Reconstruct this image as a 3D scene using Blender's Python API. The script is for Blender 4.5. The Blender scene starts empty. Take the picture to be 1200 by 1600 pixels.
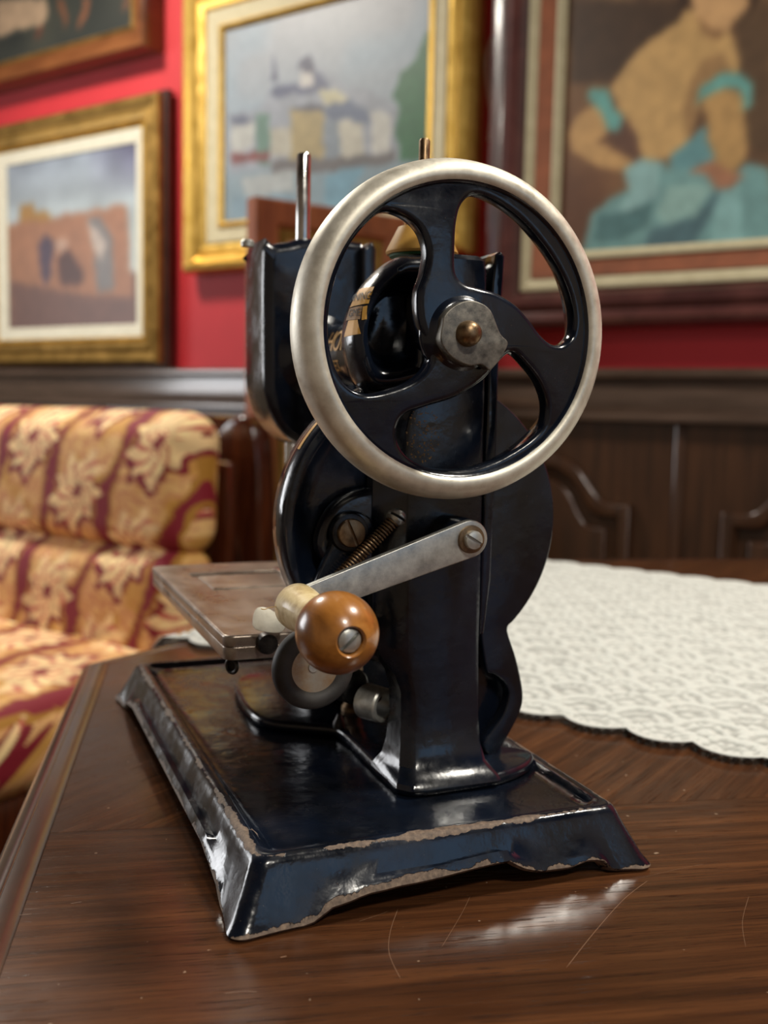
import bpy, bmesh, math, random
import numpy as np
from mathutils import Vector, Matrix
from mathutils.bvhtree import BVHTree
random.seed(7); np.random.seed(7)
SC = bpy.context.scene
COL = SC.collection
PI = math.pi
T = 0.76            # height of the table top above the floor

# ------------------------------------------------------------------ camera
# world axes: x runs along the picture wall, y towards it, z up; camera stands over x=0, y=0
PITCH, ROLL, YAW = 0.10635, 0.0218, 0.6086      # yaw: turned left of the wall's normal
cd = bpy.data.cameras.new('camera')
cam = bpy.data.objects.new('camera', cd); COL.objects.link(cam)
cam.matrix_world = (Matrix.Translation((0, 0, 0.2196 + T)) @ Matrix.Rotation(YAW, 4, 'Z')
                    @ Matrix.Rotation(PI/2 - PITCH, 4, 'X') @ Matrix.Rotation(ROLL, 4, 'Z'))
cd.sensor_fit = 'HORIZONTAL'; cd.sensor_width = 36.0; cd.lens = 48.0
cd.clip_start = 0.01
cd.dof.use_dof = True; cd.dof.focus_distance = 0.46; cd.dof.aperture_fstop = 10.0
SC.camera = cam
# ------------------------------------------------------------------ world, lamps, exposure
w = bpy.data.worlds.new('world'); SC.world = w; w.use_nodes = True
w.node_tree.nodes['Background'].inputs[0].default_value = (0.5, 0.6, 0.8, 1)
w.node_tree.nodes['Background'].inputs[1].default_value = 0.05
SC.view_settings.view_transform = 'Standard'; SC.view_settings.look = 'None'
SC.view_settings.gamma = 1.0; SC.view_settings.use_curve_mapping = False
SC.view_settings.exposure = 0.0
def area(name, loc, size, power, col, target=None, shape='DISK', size_y=None):
    l = bpy.data.lights.new(name, 'AREA'); l.shape = shape; l.size = size
    if size_y: l.size_y = size_y
    l.energy = power; l.color = col
    o = bpy.data.objects.new(name, l); COL.objects.link(o); o.location = loc
    if target is not None:
        o.rotation_euler = (Vector(target) - Vector(loc)).to_track_quat('-Z', 'Y').to_euler()
    return o
WARM = (1.0, 0.94, 0.83)
LAMPS = [(-2.35, 1.25), (0.45, 1.05), (1.10, -0.45)]
LAMP_W = [44, 38, 30]
for (lx, ly), lw in zip(LAMPS, LAMP_W):
    area('ceiling_lamp_light', (lx, ly, 2.50), 0.30, lw, WARM, (lx, ly, 0))
area('window_daylight', (2.28, -0.35, 1.57), 1.2, 3.8, (0.42, 0.66, 1.0), (-1, -0.35, 1.57), 'RECTANGLE', 1.1)
area('window_daylight_2', (-4.21, -0.05, 1.50), 1.4, 46, (0.97, 0.98, 1.0), (0, -0.05, 1.5), 'RECTANGLE', 1.2)
area('picture_lamp_light', (-1.70, 1.93, 2.262), 0.05, 0.6, WARM, (-1.70, 2.06, 1.7), 'RECTANGLE', 0.30)

# ------------------------------------------------------------------ helpers
def lin(c):
    return tuple((x/12.92 if x <= 0.04045 else ((x+0.055)/1.055)**2.4) for x in c[:3])
def link(name, me, mat=None, parent=None, smooth=35):
    o = bpy.data.objects.new(name, me); COL.objects.link(o)
    if mat: me.materials.clear(); me.materials.append(mat)
    if smooth and len(me.polygons):
        me.polygons.foreach_set('use_smooth', [True]*len(me.polygons))
        me.set_sharp_from_angle(angle=math.radians(smooth))
    if parent is not None: o.parent = parent
    return o
def pyd(name, v, f):
    me = bpy.data.meshes.new(name); me.from_pydata([tuple(p) for p in v], [], f); me.update()
    return me
def fixn(me):
    bm = bmesh.new(); bm.from_mesh(me); bmesh.ops.recalc_face_normals(bm, faces=bm.faces); bm.to_mesh(me); bm.free(); return me
def thing(name, label, cat, loc=(0,0,0), rz=0.0, group=None):
    o = bpy.data.objects.new(name, None); COL.objects.link(o); o.empty_display_size = 0.02
    o.location = loc; o.rotation_euler = (0,0,rz); o['label'] = label; o['category'] = cat
    if group: o['group'] = group
    return o
def tag(o, label, cat, group=None):
    o['label'] = label; o['category'] = cat
    if group: o['group'] = group
    return o
def struct(o): o['kind'] = 'structure'; return o
def loft(name, loops, cap0=True, cap1=True, closed=True):
    n = len(loops[0]); v = [p for l in loops for p in l]; f = []
    for i in range(len(loops)-1):
        for j in range(n if closed else n-1):
            k = (j+1) % n
            f.append((i*n+j, i*n+k, (i+1)*n+k, (i+1)*n+j))
    if cap0: f.append(tuple(reversed(range(n))))
    if cap1: f.append(tuple(range((len(loops)-1)*n, len(loops)*n)))
    return fixn(pyd(name, v, f))
def lathe(name, prof, c=(0,0,0), axis='Z', n=48, arc=None):
    """prof: (radius, height along axis)"""
    loops = []
    for r, h in prof:
        l = []
        for i in range(n):
            a = 2*PI*i/n
            if axis == 'Z': p = (c[0]+r*math.cos(a), c[1]+r*math.sin(a), c[2]+h)
            elif axis == 'Y': p = (c[0]+r*math.cos(a), c[1]+h, c[2]+r*math.sin(a))
            else: p = (c[0]+h, c[1]+r*math.cos(a), c[2]+r*math.sin(a))
            l.append(p)
        loops.append(l)
    same = prof[0] == prof[-1]
    return loft(name, loops, not same, not same)
def tube(name, path, r, n=12):
    path = [Vector(p) for p in path]; loops = []
    t0 = (path[1]-path[0]).normalized(); u = t0.orthogonal().normalized()
    for i, p in enumerate(path):
        t = (path[min(i+1, len(path)-1)]-path[max(i-1, 0)]).normalized()
        u = (u - t*u.dot(t)).normalized(); b = t.cross(u)
        rr = r[i] if isinstance(r, (list, tuple)) else r
        loops.append([tuple(p+u*rr*math.cos(2*PI*k/n)+b*rr*math.sin(2*PI*k/n)) for k in range(n)])
    return loft(name, loops)
def boxm(name, x0, x1, y0, y1, z0, z1, bev=0.0, seg=2):
    bm = bmesh.new(); bmesh.ops.create_cube(bm, size=1)
    for v in bm.verts:
        v.co = Vector(((x0+x1)/2+v.co.x*(x1-x0), (y0+y1)/2+v.co.y*(y1-y0), (z0+z1)/2+v.co.z*(z1-z0)))
    if bev: bmesh.ops.bevel(bm, geom=bm.edges[:], offset=bev, segments=seg, profile=0.5, affect='EDGES')
    me = bpy.data.meshes.new(name); bm.to_mesh(me); bm.free(); return me
def catmull(pts, k=6, closed=True):
    n = len(pts); out = []
    rng = range(n) if closed else range(n-1)
    for i in rng:
        g = (lambda j: pts[j % n]) if closed else (lambda j: pts[min(max(j, 0), n-1)])
        p0, p1, p2, p3 = g(i-1), g(i), g(i+1), g(i+2)
        for s in range(k):
            t = s/k
            out.append(tuple(0.5*((2*b)+(-a+c)*t+(2*a-5*b+4*c-d)*t*t+(-a+3*b-3*c+d)*t**3) for a, b, c, d in zip(p0, p1, p2, p3)))
    if not closed: out.append(tuple(pts[-1]))
    return out
def fill(name, polys, y0, y1, bev=0.0, plane='XZ', res=2):
    """prism from 2-D outlines (first = outer, others may be holes): plane XZ spans y0..y1, plane XY spans z0..z1"""
    cu = bpy.data.curves.new('tmp', 'CURVE'); cu.dimensions = '2D'; cu.fill_mode = 'BOTH'
    for pl in polys:
        s = cu.splines.new('POLY'); s.points.add(len(pl)-1); s.use_cyclic_u = True
        for i, p in enumerate(pl): s.points[i].co = (p[0], p[1], 0, 1)
    half = (y1-y0)/2
    cu.extrude = max(half-bev, 0.0); cu.bevel_depth = bev; cu.bevel_resolution = res
    cu.offset = -bev
    o = bpy.data.objects.new('tmp', cu); COL.objects.link(o)
    dg = bpy.context.evaluated_depsgraph_get()
    me = bpy.data.meshes.new_from_object(o.evaluated_get(dg)); me.name = name
    bpy.data.objects.remove(o); bpy.data.curves.remove(cu)
    mid = (y0+y1)/2
    M = Matrix(((1,0,0,0),(0,0,-1,mid),(0,1,0,0),(0,0,0,1))) if plane == 'XZ' else Matrix.Translation((0,0,mid))
    me.transform(M)
    bm = bmesh.new(); bm.from_mesh(me); bmesh.ops.remove_doubles(bm, verts=bm.verts, dist=1e-6)
    bmesh.ops.recalc_face_normals(bm, faces=bm.faces); bm.to_mesh(me); bm.free()
    me.materials.clear()
    return me
def text_mesh(name, s, size, extrude=0.0002, shear=0.0, spacing=1.0):
    cu = bpy.data.curves.new('tmp', 'FONT'); cu.body = s; cu.size = size; cu.extrude = extrude
    cu.shear = shear; cu.align_x = 'CENTER'; cu.align_y = 'CENTER'; cu.space_character = spacing
    o = bpy.data.objects.new('tmp', cu); COL.objects.link(o)
    dg = bpy.context.evaluated_depsgraph_get()
    me = bpy.data.meshes.new_from_object(o.evaluated_get(dg)); me.name = name
    bpy.data.objects.remove(o); bpy.data.curves.remove(cu); me.materials.clear()
    return me
def joinm(name, meshes):
    bm = bmesh.new()
    for m in meshes: bm.from_mesh(m)
    me = bpy.data.meshes.new(name); bm.to_mesh(me); bm.free(); return me

# ------------------------------------------------------------------ materials
def mat(name, col, rough=0.5, metal=0.0, coat=0.0, coat_rough=0.05, spec=0.5, srgb=True):
    m = bpy.data.materials.new(name); m.use_nodes = True
    b = m.node_tree.nodes['Principled BSDF']
    c = lin(col) if srgb else col
    b.inputs['Base Color'].default_value = (*c, 1); b.inputs['Roughness'].default_value = rough
    b.inputs['Metallic'].default_value = metal; b.inputs['Coat Weight'].default_value = coat
    b.inputs['Coat Roughness'].default_value = coat_rough; b.inputs['Specular IOR Level'].default_value = spec
    return m
class NT:
    def __init__(s, m): s.t = m.node_tree; s.b = s.t.nodes['Principled BSDF']
    def n(s, typ, **kw):
        nd = s.t.nodes.new(typ)
        for k, v in kw.items():
            if k in nd.inputs: nd.inputs[k].default_value = v
            else: setattr(nd, k, v)
        return nd
    def l(s, a, b): s.t.links.new(a, b)
    def obj(s, scale=(1,1,1), rot=(0,0,0)):
        tc = s.n('ShaderNodeTexCoord'); mp = s.n('ShaderNodeMapping')
        mp.inputs['Scale'].default_value = scale; mp.inputs['Rotation'].default_value = rot
        s.l(tc.outputs['Object'], mp.inputs['Vector']); return mp.outputs['Vector']
    def noise(s, vec, scale, detail=4, rough=0.6, dist=0.0):
        nd = s.n('ShaderNodeTexNoise'); nd.inputs['Scale'].default_value = scale; nd.inputs['Detail'].default_value = detail
        nd.inputs['Roughness'].default_value = rough; nd.inputs['Distortion'].default_value = dist
        s.l(vec, nd.inputs['Vector']); return nd.outputs['Fac']
    def ramp(s, fac, stops):
        nd = s.n('ShaderNodeValToRGB'); e = nd.color_ramp.elements
        while len(e) < len(stops): e.new(0.5)
        for i, (p, c) in enumerate(stops):
            e[i].position = p; e[i].color = (*lin(c), 1) if len(c) == 3 else c
        s.l(fac, nd.inputs['Fac']); return nd.outputs['Color']
    def mr(s, fac, a, b, c=0.0, d=1.0):
        nd = s.n('ShaderNodeMapRange'); nd.inputs['From Min'].default_value = a; nd.inputs['From Max'].default_value = b
        nd.inputs['To Min'].default_value = c; nd.inputs['To Max'].default_value = d
        s.l(fac, nd.inputs['Value']); return nd.outputs['Result']
    def mix(s, fac, a, b):
        nd = s.n('ShaderNodeMix'); nd.data_type = 'RGBA'
        for sock, v in ((nd.inputs[0], fac), (nd.inputs[6], a), (nd.inputs[7], b)):
            if hasattr(v, 'is_linked'): s.l(v, sock)
            else: sock.default_value = v if not isinstance(v, tuple) else (*v[:3], 1)
        return nd.outputs[2]
    def math(s, op, a, b=0.0):
        nd = s.n('ShaderNodeMath'); nd.operation = op
        for i, v in enumerate((a, b)):
            if hasattr(v, 'is_linked'): s.l(v, nd.inputs[i])
            else: nd.inputs[i].default_value = v
        return nd.outputs[0]
    def bump(s, h, strength=0.3, dist=0.001):
        nd = s.n('ShaderNodeBump'); nd.inputs['Strength'].default_value = strength; nd.inputs['Distance'].default_value = dist
        s.l(h, nd.inputs['Height']); s.l(nd.outputs['Normal'], s.b.inputs['Normal'])
    def base(s, c): s.l(c, s.b.inputs['Base Color'])
    def rough(s, c): s.l(c, s.b.inputs['Roughness'])

def enamel_mat(name, chips=False):
    m = mat(name, (0.05, 0.06, 0.08), 0.16, spec=0.6); t = NT(m); v = t.obj()
    big = t.noise(v, 25, 3)
    c = t.ramp(big, [(0.3, (0.028, 0.038, 0.06)), (0.7, (0.07, 0.10, 0.155))])
    fine = t.noise(v, 900, 2)
    speck = t.mr(fine, 0.74, 0.78)
    c = t.mix(t.math('MULTIPLY', speck, 0.35), c, lin((0.55, 0.5, 0.42)))
    dull = t.noise(v, 60, 5)
    r = t.mr(dull, 0.35, 0.75, 0.10, 0.36)
    bumpn = t.math('ADD', t.noise(v, 130, 3, 0.5), t.math('MULTIPLY', t.noise(v, 45, 1, 0.4), 1.3))
    if chips:
        at = t.n('ShaderNodeAttribute'); at.attribute_name = 'edge'
        cn = t.noise(v, 110, 5, 0.65)
        cn2 = t.noise(v, 38, 2)
        cn3 = t.noise(v, 22, 1)
        s_ = t.math('ADD', t.math('MULTIPLY', at.outputs['Fac'], 0.27), t.math('ADD', t.math('MULTIPLY', cn, 0.42), t.math('ADD', t.math('MULTIPLY', cn2, 0.42), t.math('MULTIPLY', cn3, 0.32))))
        mask = t.mr(s_, 0.778, 0.795)
        rust = t.ramp(t.noise(v, 420, 5, 0.7), [(0.3, (0.25, 0.20, 0.17)), (0.55, (0.43, 0.36, 0.30)), (0.8, (0.58, 0.50, 0.42))])
        c = t.mix(mask, c, rust); r2 = t.n('ShaderNodeMix'); r2.data_type = 'FLOAT'
        t.l(mask, r2.inputs[0]); t.l(r, r2.inputs[2]); r2.inputs[3].default_value = 0.7; r = r2.outputs[0]
        h = t.math('SUBTRACT', t.math('MULTIPLY', bumpn, 0.5), mask); t.bump(h, 0.6, 0.0010)
    else:
        t.bump(bumpn, 0.3, 0.0008)
    t.base(c); t.rough(r)
    return m
ENAMEL = enamel_mat('black_enamel'); ENAMEL_CHIP = enamel_mat('chipped_black_enamel', True)
def metal_mat(name, c0, c1, rough=(0.25, 0.5), scale=60, metal=1.0, stretch=(1,1,1)):
    m = mat(name, c0, 0.3, metal); t = NT(m); v = t.obj(stretch)
    n1 = t.noise(v, scale, 6, 0.65)
    t.base(t.ramp(n1, [(0.3, c0), (0.7, c1)])); t.rough(t.mr(n1, 0.3, 0.7, rough[0], rough[1]))
    t.bump(t.noise(v, scale*8, 2), 0.12, 0.0004)
    return m
NICKEL = metal_mat('worn_nickel', (0.80, 0.775, 0.71), (0.94, 0.92, 0.86), (0.38, 0.58), 90, 0.6)
STEEL = metal_mat('grey_steel', (0.62, 0.62, 0.60), (0.84, 0.84, 0.81), (0.30, 0.48), 120, 0.7)
ROUGHSTEEL = metal_mat('filed_steel', (0.34, 0.33, 0.31), (0.60, 0.58, 0.54), (0.42, 0.65), 200, 0.85)
CHROME = metal_mat('bright_steel', (0.78, 0.78, 0.77), (0.88, 0.87, 0.85), (0.12, 0.25), 80)
BRONZE = metal_mat('browned_steel', (0.42, 0.34, 0.26), (0.60, 0.50, 0.38), (0.3, 0.5), 250)
DARKSTEEL = metal_mat('blued_steel', (0.16, 0.16, 0.17), (0.30, 0.29, 0.28), (0.3, 0.5), 150)
BEDMETAL = metal_mat('tarnished_nickel', (0.50, 0.45, 0.41), (0.68, 0.63, 0.58), (0.24, 0.42), 45, 0.8)
RUST = metal_mat('rusty_plate', (0.74, 0.71, 0.64), (0.66, 0.50, 0.32), (0.4, 0.6), 70, 0.7)
RUBBER = metal_mat('old_rubber', (0.14, 0.14, 0.14), (0.29, 0.28, 0.27), (0.5, 0.7), 60, 0.0)
GOLD = mat('gold_transfer', (0.84, 0.64, 0.32), 0.5, 0.15)
GOLD_DULL = mat('worn_gold_transfer', (0.56, 0.41, 0.20), 0.5, 0.15)
DARKTXT = mat('black_transfer', (0.08, 0.06, 0.05), 0.5)
SLOT = mat('slot_shadow_steel', (0.05, 0.05, 0.05), 0.6, 0.3)
def wood_small(name, c0, c1, c2, scale=60, rough=0.25, stretch=(1, .15, 1)):
    m = mat(name, c1, rough, coat=0.4, coat_rough=0.12); t = NT(m); v = t.obj(stretch)
    n1 = t.noise(v, scale, 6, 0.6, 0.4)
    t.base(t.ramp(n1, [(0.28, c0), (0.5, c1), (0.75, c2)])); t.bump(t.noise(v, scale*6, 3), 0.1, 0.0004)
    return m
KNOBWOOD = wood_small('varnished_knob_wood', (0.36, 0.20, 0.08), (0.62, 0.40, 0.17), (0.72, 0.50, 0.25), 70, 0.28)
PALEWOOD = wood_small('bare_pale_wood', (0.72, 0.60, 0.38), (0.86, 0.77, 0.56), (0.92, 0.85, 0.68), 150, 0.6, (1,1,1))
SPOOLWOOD = wood_small('yellow_spool_wood', (0.66, 0.47, 0.18), (0.80, 0.60, 0.27), (0.86, 0.68, 0.36), 60, 0.5, (1,1,.2))
THREAD = mat('brown_thread', (0.52, 0.36, 0.26), 0.8)
GREENPAPER = mat('green_spool_paper', (0.12, 0.33, 0.16), 0.7)
FIBRE = mat('beige_fibre', (0.80, 0.68, 0.48), 0.9)

def table_mat(name, ang):
    m = mat(name, (0.30, 0.18, 0.10), 0.25, spec=0.28); t = NT(m)
    v = t.obj((1,1,1), (0, 0, ang))
    st = t.n('ShaderNodeMapping'); st.inputs['Scale'].default_value = (5, 130, 20); t.l(v, st.inputs['Vector'])
    g = t.noise(st.outputs['Vector'], 1.0, 7, 0.7, 0.3)
    st2 = t.n('ShaderNodeMapping'); st2.inputs['Scale'].default_value = (30, 700, 50); t.l(v, st2.inputs['Vector'])
    g2 = t.noise(st2.outputs['Vector'], 1.0, 3, 0.7)
    c = t.ramp(g, [(0.25, (0.16, 0.092, 0.055)), (0.5, (0.28, 0.168, 0.098)), (0.75, (0.40, 0.25, 0.145))])
    pore = t.mr(g2, 0.58, 0.66); c = t.mix(t.math('MULTIPLY', pore, 0.65), c, lin((0.13, 0.075, 0.05)))
    # fine scratches: thin iso-lines of a stretched noise
    sc = t.n('ShaderNodeMapping'); sc.inputs['Scale'].default_value = (9, 3, 1); sc.inputs['Rotation'].default_value = (0, 0, 0.9); t.l(v, sc.inputs['Vector'])
    sn = t.noise(sc.outputs['Vector'], 3.0, 1, 0.4)
    line = t.math('MULTIPLY', 0.0, sn) if True else t.math('LESS_THAN', t.math('ABSOLUTE', t.math('SUBTRACT', sn, 0.63)), 0.0009)
    c = t.mix(t.math('MULTIPLY', line, 0.4), c, lin((0.62, 0.48, 0.36)))
    dust = t.mr(t.noise(v, 260, 1, 0.4), 0.80, 0.82); c = t.mix(t.math('MULTIPLY', dust, 0.5), c, lin((0.75, 0.66, 0.56)))
    t.base(c); t.rough(t.mr(t.noise(v, 12, 4), 0.3, 0.7, 0.15, 0.26))
    t.bump(t.math('SUBTRACT', t.math('MULTIPLY', g, 0.3), pore), 0.22, 0.0005)
    return m
TABLE_D = table_mat('dark_oak_veneer_across', -PI/2); TABLE_C = table_mat('dark_oak_veneer_diagonal', -PI/4)
TABLE_EDGE = wood_small('dark_table_moulding', (0.13, 0.075, 0.05), (0.22, 0.13, 0.085), (0.29, 0.17, 0.11), 30, 0.25, (1, 1, 1))
WAINSCOT = wood_small('walnut_wainscot', (0.15, 0.09, 0.055), (0.23, 0.14, 0.085), (0.29, 0.18, 0.11), 14, 0.33, (3, 1, .25))
WAINRAIL = wood_small('walnut_rail_grey_sheen', (0.22, 0.17, 0.14), (0.30, 0.24, 0.205), (0.36, 0.29, 0.25), 14, 0.20, (.3, 1, 3))  # glossy grey reflection on the rail put into a lighter, greyer walnut
BENCHWOOD = wood_small('glossy_dark_mahogany', (0.13, 0.05, 0.03), (0.24, 0.10, 0.045), (0.34, 0.16, 0.07), 12, 0.15, (3, 3, .3))
REDWOOD = wood_small('reddish_brown_wood', (0.40, 0.20, 0.11), (0.52, 0.28, 0.16), (0.60, 0.35, 0.21), 16, 0.35, (1, 1, .3))
TANPANEL = wood_small('tan_panel', (0.62, 0.45, 0.27), (0.74, 0.55, 0.34), (0.80, 0.62, 0.42), 8, 0.5, (2, 2, .4))
def wall_mat():
    m = mat('red_wall_fabric', (0.66, 0.10, 0.11), 0.65); t = NT(m); v = t.obj()
    t.base(t.ramp(t.noise(v, 2.0, 3), [(0.3, (0.62, 0.085, 0.12)), (0.7, (0.70, 0.115, 0.145))]))
    t.bump(t.noise(v, 300, 2), 0.15, 0.001); return m
REDWALL = wall_mat()
def plain(name, c0, c1, scale, rough):
    m = mat(name, c0, rough); t = NT(m); t.base(t.ramp(t.noise(t.obj(), scale, 4), [(0.3, c0), (0.7, c1)])); return m
PLASTER = plain('cream_plaster', (0.78, 0.72, 0.62), (0.84, 0.78, 0.68), 3, 0.8)
OTHERWALL = plain('taupe_plaster', (0.58, 0.53, 0.46), (0.64, 0.59, 0.52), 3, 0.8)
CEILWOOD = plain('dark_ceiling_wood', (0.24, 0.18, 0.14), (0.30, 0.23, 0.17), 4, 0.6)
FLOORWOOD = plain('dark_floor_boards', (0.25, 0.16, 0.10), (0.34, 0.22, 0.14), 5, 0.4)
GILT = metal_mat('gilt_moulding', (0.78, 0.62, 0.28), (0.90, 0.76, 0.42), (0.28, 0.45), 20, 0.75)
GILT_DARK = metal_mat('antique_gilt_moulding', (0.50, 0.39, 0.19), (0.68, 0.54, 0.29), (0.3, 0.5), 20, 0.7)
MAROON = wood_small('maroon_frame_lacquer', (0.20, 0.10, 0.10), (0.29, 0.16, 0.15), (0.36, 0.21, 0.19), 10, 0.3, (1,1,1))
CREAM = plain('cream_liner', (0.66, 0.62, 0.50), (0.72, 0.68, 0.56), 30, 0.7)
WHITELINER = plain('white_linen_liner', (0.74, 0.72, 0.65), (0.80, 0.78, 0.71), 60, 0.8)
BROWNLINER = plain('russet_liner', (0.45, 0.25, 0.15), (0.55, 0.31, 0.19), 20, 0.6)
BROWNFRAME = wood_small('brown_picture_frame', (0.24, 0.13, 0.07), (0.38, 0.22, 0.12), (0.47, 0.29, 0.16), 12, 0.3, (.4,1,1))
DARKFRAME = wood_small('shaded_frame_side', (0.12, 0.07, 0.06), (0.20, 0.12, 0.10), (0.25, 0.15, 0.12), 12, 0.35, (1,1,1))  # shade on the gilt frame's outer side put into this dark brown
WHITECORD = mat('pale_cord', (0.75, 0.66, 0.62), 0.5)
GLASSLAMP = mat('opal_lamp_glass', (0.9, 0.86, 0.78), 0.4)
def attr_mat(name, rough=0.7, bump=None):
    m = mat(name, (0.5,0.5,0.5), rough); t = NT(m)
    a = t.n('ShaderNodeAttribute'); a.attribute_name = 'Col'
    v = t.obj(); n1 = t.noise(v, 500 if bump is None else bump, 2)
    c = t.mix(t.mr(n1, 0.3, 0.7, 0.0, 0.10), a.outputs['Color'], (0.03, 0.025, 0.02))
    t.base(c); t.bump(n1, 0.3, 0.001)
    return m
CANVAS = attr_mat('oil_on_canvas', 0.45, 180); FABRIC = attr_mat('damask_upholstery', 0.75, 700)
def set_col(me, name, cols):
    at = me.color_attributes.new(name, 'FLOAT_COLOR', 'POINT')
    a = np.ones((len(me.vertices), 4), np.float32); a[:, :3] = cols
    at.data.foreach_set('color', a.ravel())
def vcoords(me):
    a = np.empty(len(me.vertices)*3); me.vertices.foreach_get('co', a); return a.reshape(-1, 3)
def np_lin(c):
    c = np.clip(c, 0, 1); return np.where(c <= 0.04045, c/12.92, ((c+0.055)/1.055)**2.4)
def vnoise(x, y, seed=0):
    """smooth value noise"""
    xi = np.floor(x).astype(int); yi = np.floor(y).astype(int); fx = x-xi; fy = y-yi
    fx = fx*fx*(3-2*fx); fy = fy*fy*(3-2*fy)
    def h(i, j):
        n = (i*374761393 + j*668265263 + seed*974634777) & 0x7fffffff
        n = ((n ^ (n >> 13))*1274126177) & 0x7fffffff
        return (n & 0xffff)/65535.0
    return (h(xi,yi)*(1-fx)+h(xi+1,yi)*fx)*(1-fy)+(h(xi,yi+1)*(1-fx)+h(xi+1,yi+1)*fx)*fy

# ------------------------------------------------------------------ measured outlines (metres)
HOLE_UR = [(0.1184,0.3146),(0.1292,0.3123),(0.1429,0.3048),(0.1563,0.2926),(0.1666,0.2791),(0.1722,0.2658),(0.1722,0.2551),(0.1671,0.2495),(0.16,0.2488),(0.1528,0.2527),(0.1456,0.2599),(0.1376,0.2662),(0.1273,0.2707),(0.1173,0.2726),(0.1107,0.2741),(0.107,0.2789),(0.107,0.2897),(0.1082,0.3012),(0.1115,0.31)]
HOLE_L = [(0.0737,0.3032),(0.0829,0.3019),(0.0901,0.2962),(0.093,0.2872),(0.0914,0.2772),(0.0885,0.2685),(0.0891,0.2571),(0.0931,0.2458),(0.095,0.2386),(0.0895,0.2312),(0.0786,0.2259),(0.067,0.2234),(0.0586,0.2263),(0.0532,0.233),(0.0497,0.244),(0.0491,0.2565),(0.0518,0.2718),(0.0575,0.286),(0.0647,0.2969)]
HOLE_LR = [(0.1365,0.2438),(0.1456,0.2381),(0.1538,0.23),(0.1586,0.221),(0.1586,0.2117),(0.1531,0.2048),(0.142,0.1978),(0.1302,0.1924),(0.1168,0.189),(0.1036,0.189),(0.0913,0.1932),(0.0839,0.1998),(0.0818,0.2078),(0.0848,0.2144),(0.0946,0.2182),(0.1091,0.2229),(0.1221,0.2307),(0.1285,0.2376)]
CAM = [(0.0968,0.2545),(0.0976,0.2583),(0.1021,0.2627),(0.1087,0.2654),(0.1154,0.2647),(0.1204,0.2616),(0.1235,0.2557),(0.1259,0.2513),(0.1295,0.2482),(0.1289,0.2452),(0.1265,0.2412),(0.1237,0.2376),(0.1209,0.2352),(0.1184,0.2366),(0.1159,0.2376),(0.1116,0.2368),(0.1067,0.2379),(0.1019,0.2403),(0.098,0.244),(0.096,0.2481)]
HUBSCREW = (0.1081,0.2509)
RIMC = (0.109,0.2545)
NECK = [(0.1054,0.2923),(0.0959,0.2907),(0.0854,0.2826),(0.0763,0.2714),(0.0719,0.2605),(0.0705,0.2497),(0.0723,0.239),(0.0758,0.2298),(0.0806,0.2256),(0.0873,0.2248),(0.1002,0.2271),(0.114,0.2325),(0.1243,0.2424),(0.1273,0.2617),(0.1267,0.2806),(0.1228,0.2935)]
TAIL = [(0.158,0.1085),(0.1688,0.0992),(0.1749,0.0829),(0.1796,0.0647),(0.1785,0.054),(0.1722,0.0421),(0.1647,0.0317),(0.1601,0.0308),(0.1563,0.0373),(0.1615,0.045),(0.1678,0.0532),(0.1706,0.0637),(0.1672,0.0711),(0.1604,0.0762),(0.1564,0.079),(0.155,0.107)]
HEAD = [(0.0644,0.315),(0.0701,0.3178),(0.0833,0.32),(0.0959,0.3226),(0.1216,0.3242),(0.1392,0.3235),(0.1437,0.321),(0.1446,0.2981),(0.1452,0.2484),(0.1423,0.2147),(0.1305,0.1968),(0.1106,0.1904),(0.0954,0.192),(0.0825,0.1972),(0.0719,0.2073),(0.0667,0.2214),(0.065,0.2375)]
LEVER = [(0.0677,0.1621),(0.0759,0.1664),(0.0851,0.163),(0.0877,0.1533),(0.0838,0.1432),(0.0756,0.1322),(0.0692,0.1149),(0.0645,0.099),(0.0562,0.0964),(0.0544,0.1093),(0.0567,0.1299),(0.0611,0.1408),(0.0662,0.1517)]
CRANK_PIVOT = (0.1231,0.1559)
CRANK_END = (0.037,0.1283)
BIGSCREW = (0.074,0.1562)
SMALLSCREW = (0.0974,0.1638)
SPRING_END = (0.0718,0.1404)
BOSS = (0.1225,0.1666)
WIND = (0.0498,0.0956)
BARREL = (0.1032,0.0611)
COLLAR = (0.0923,0.0672)
KNOBSCREW = (0.0371,0.1294)
TAB = (0.0406,0.109)
HOLESCREW = (0.0414,0.0988)
LOOP = (0.0214,0.086)
HEADPIN = (0.1077,0.3796)
SPOOLPIN = (0.1183,0.3526)
FOOTSCREW = (0.098,0.0267)
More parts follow.
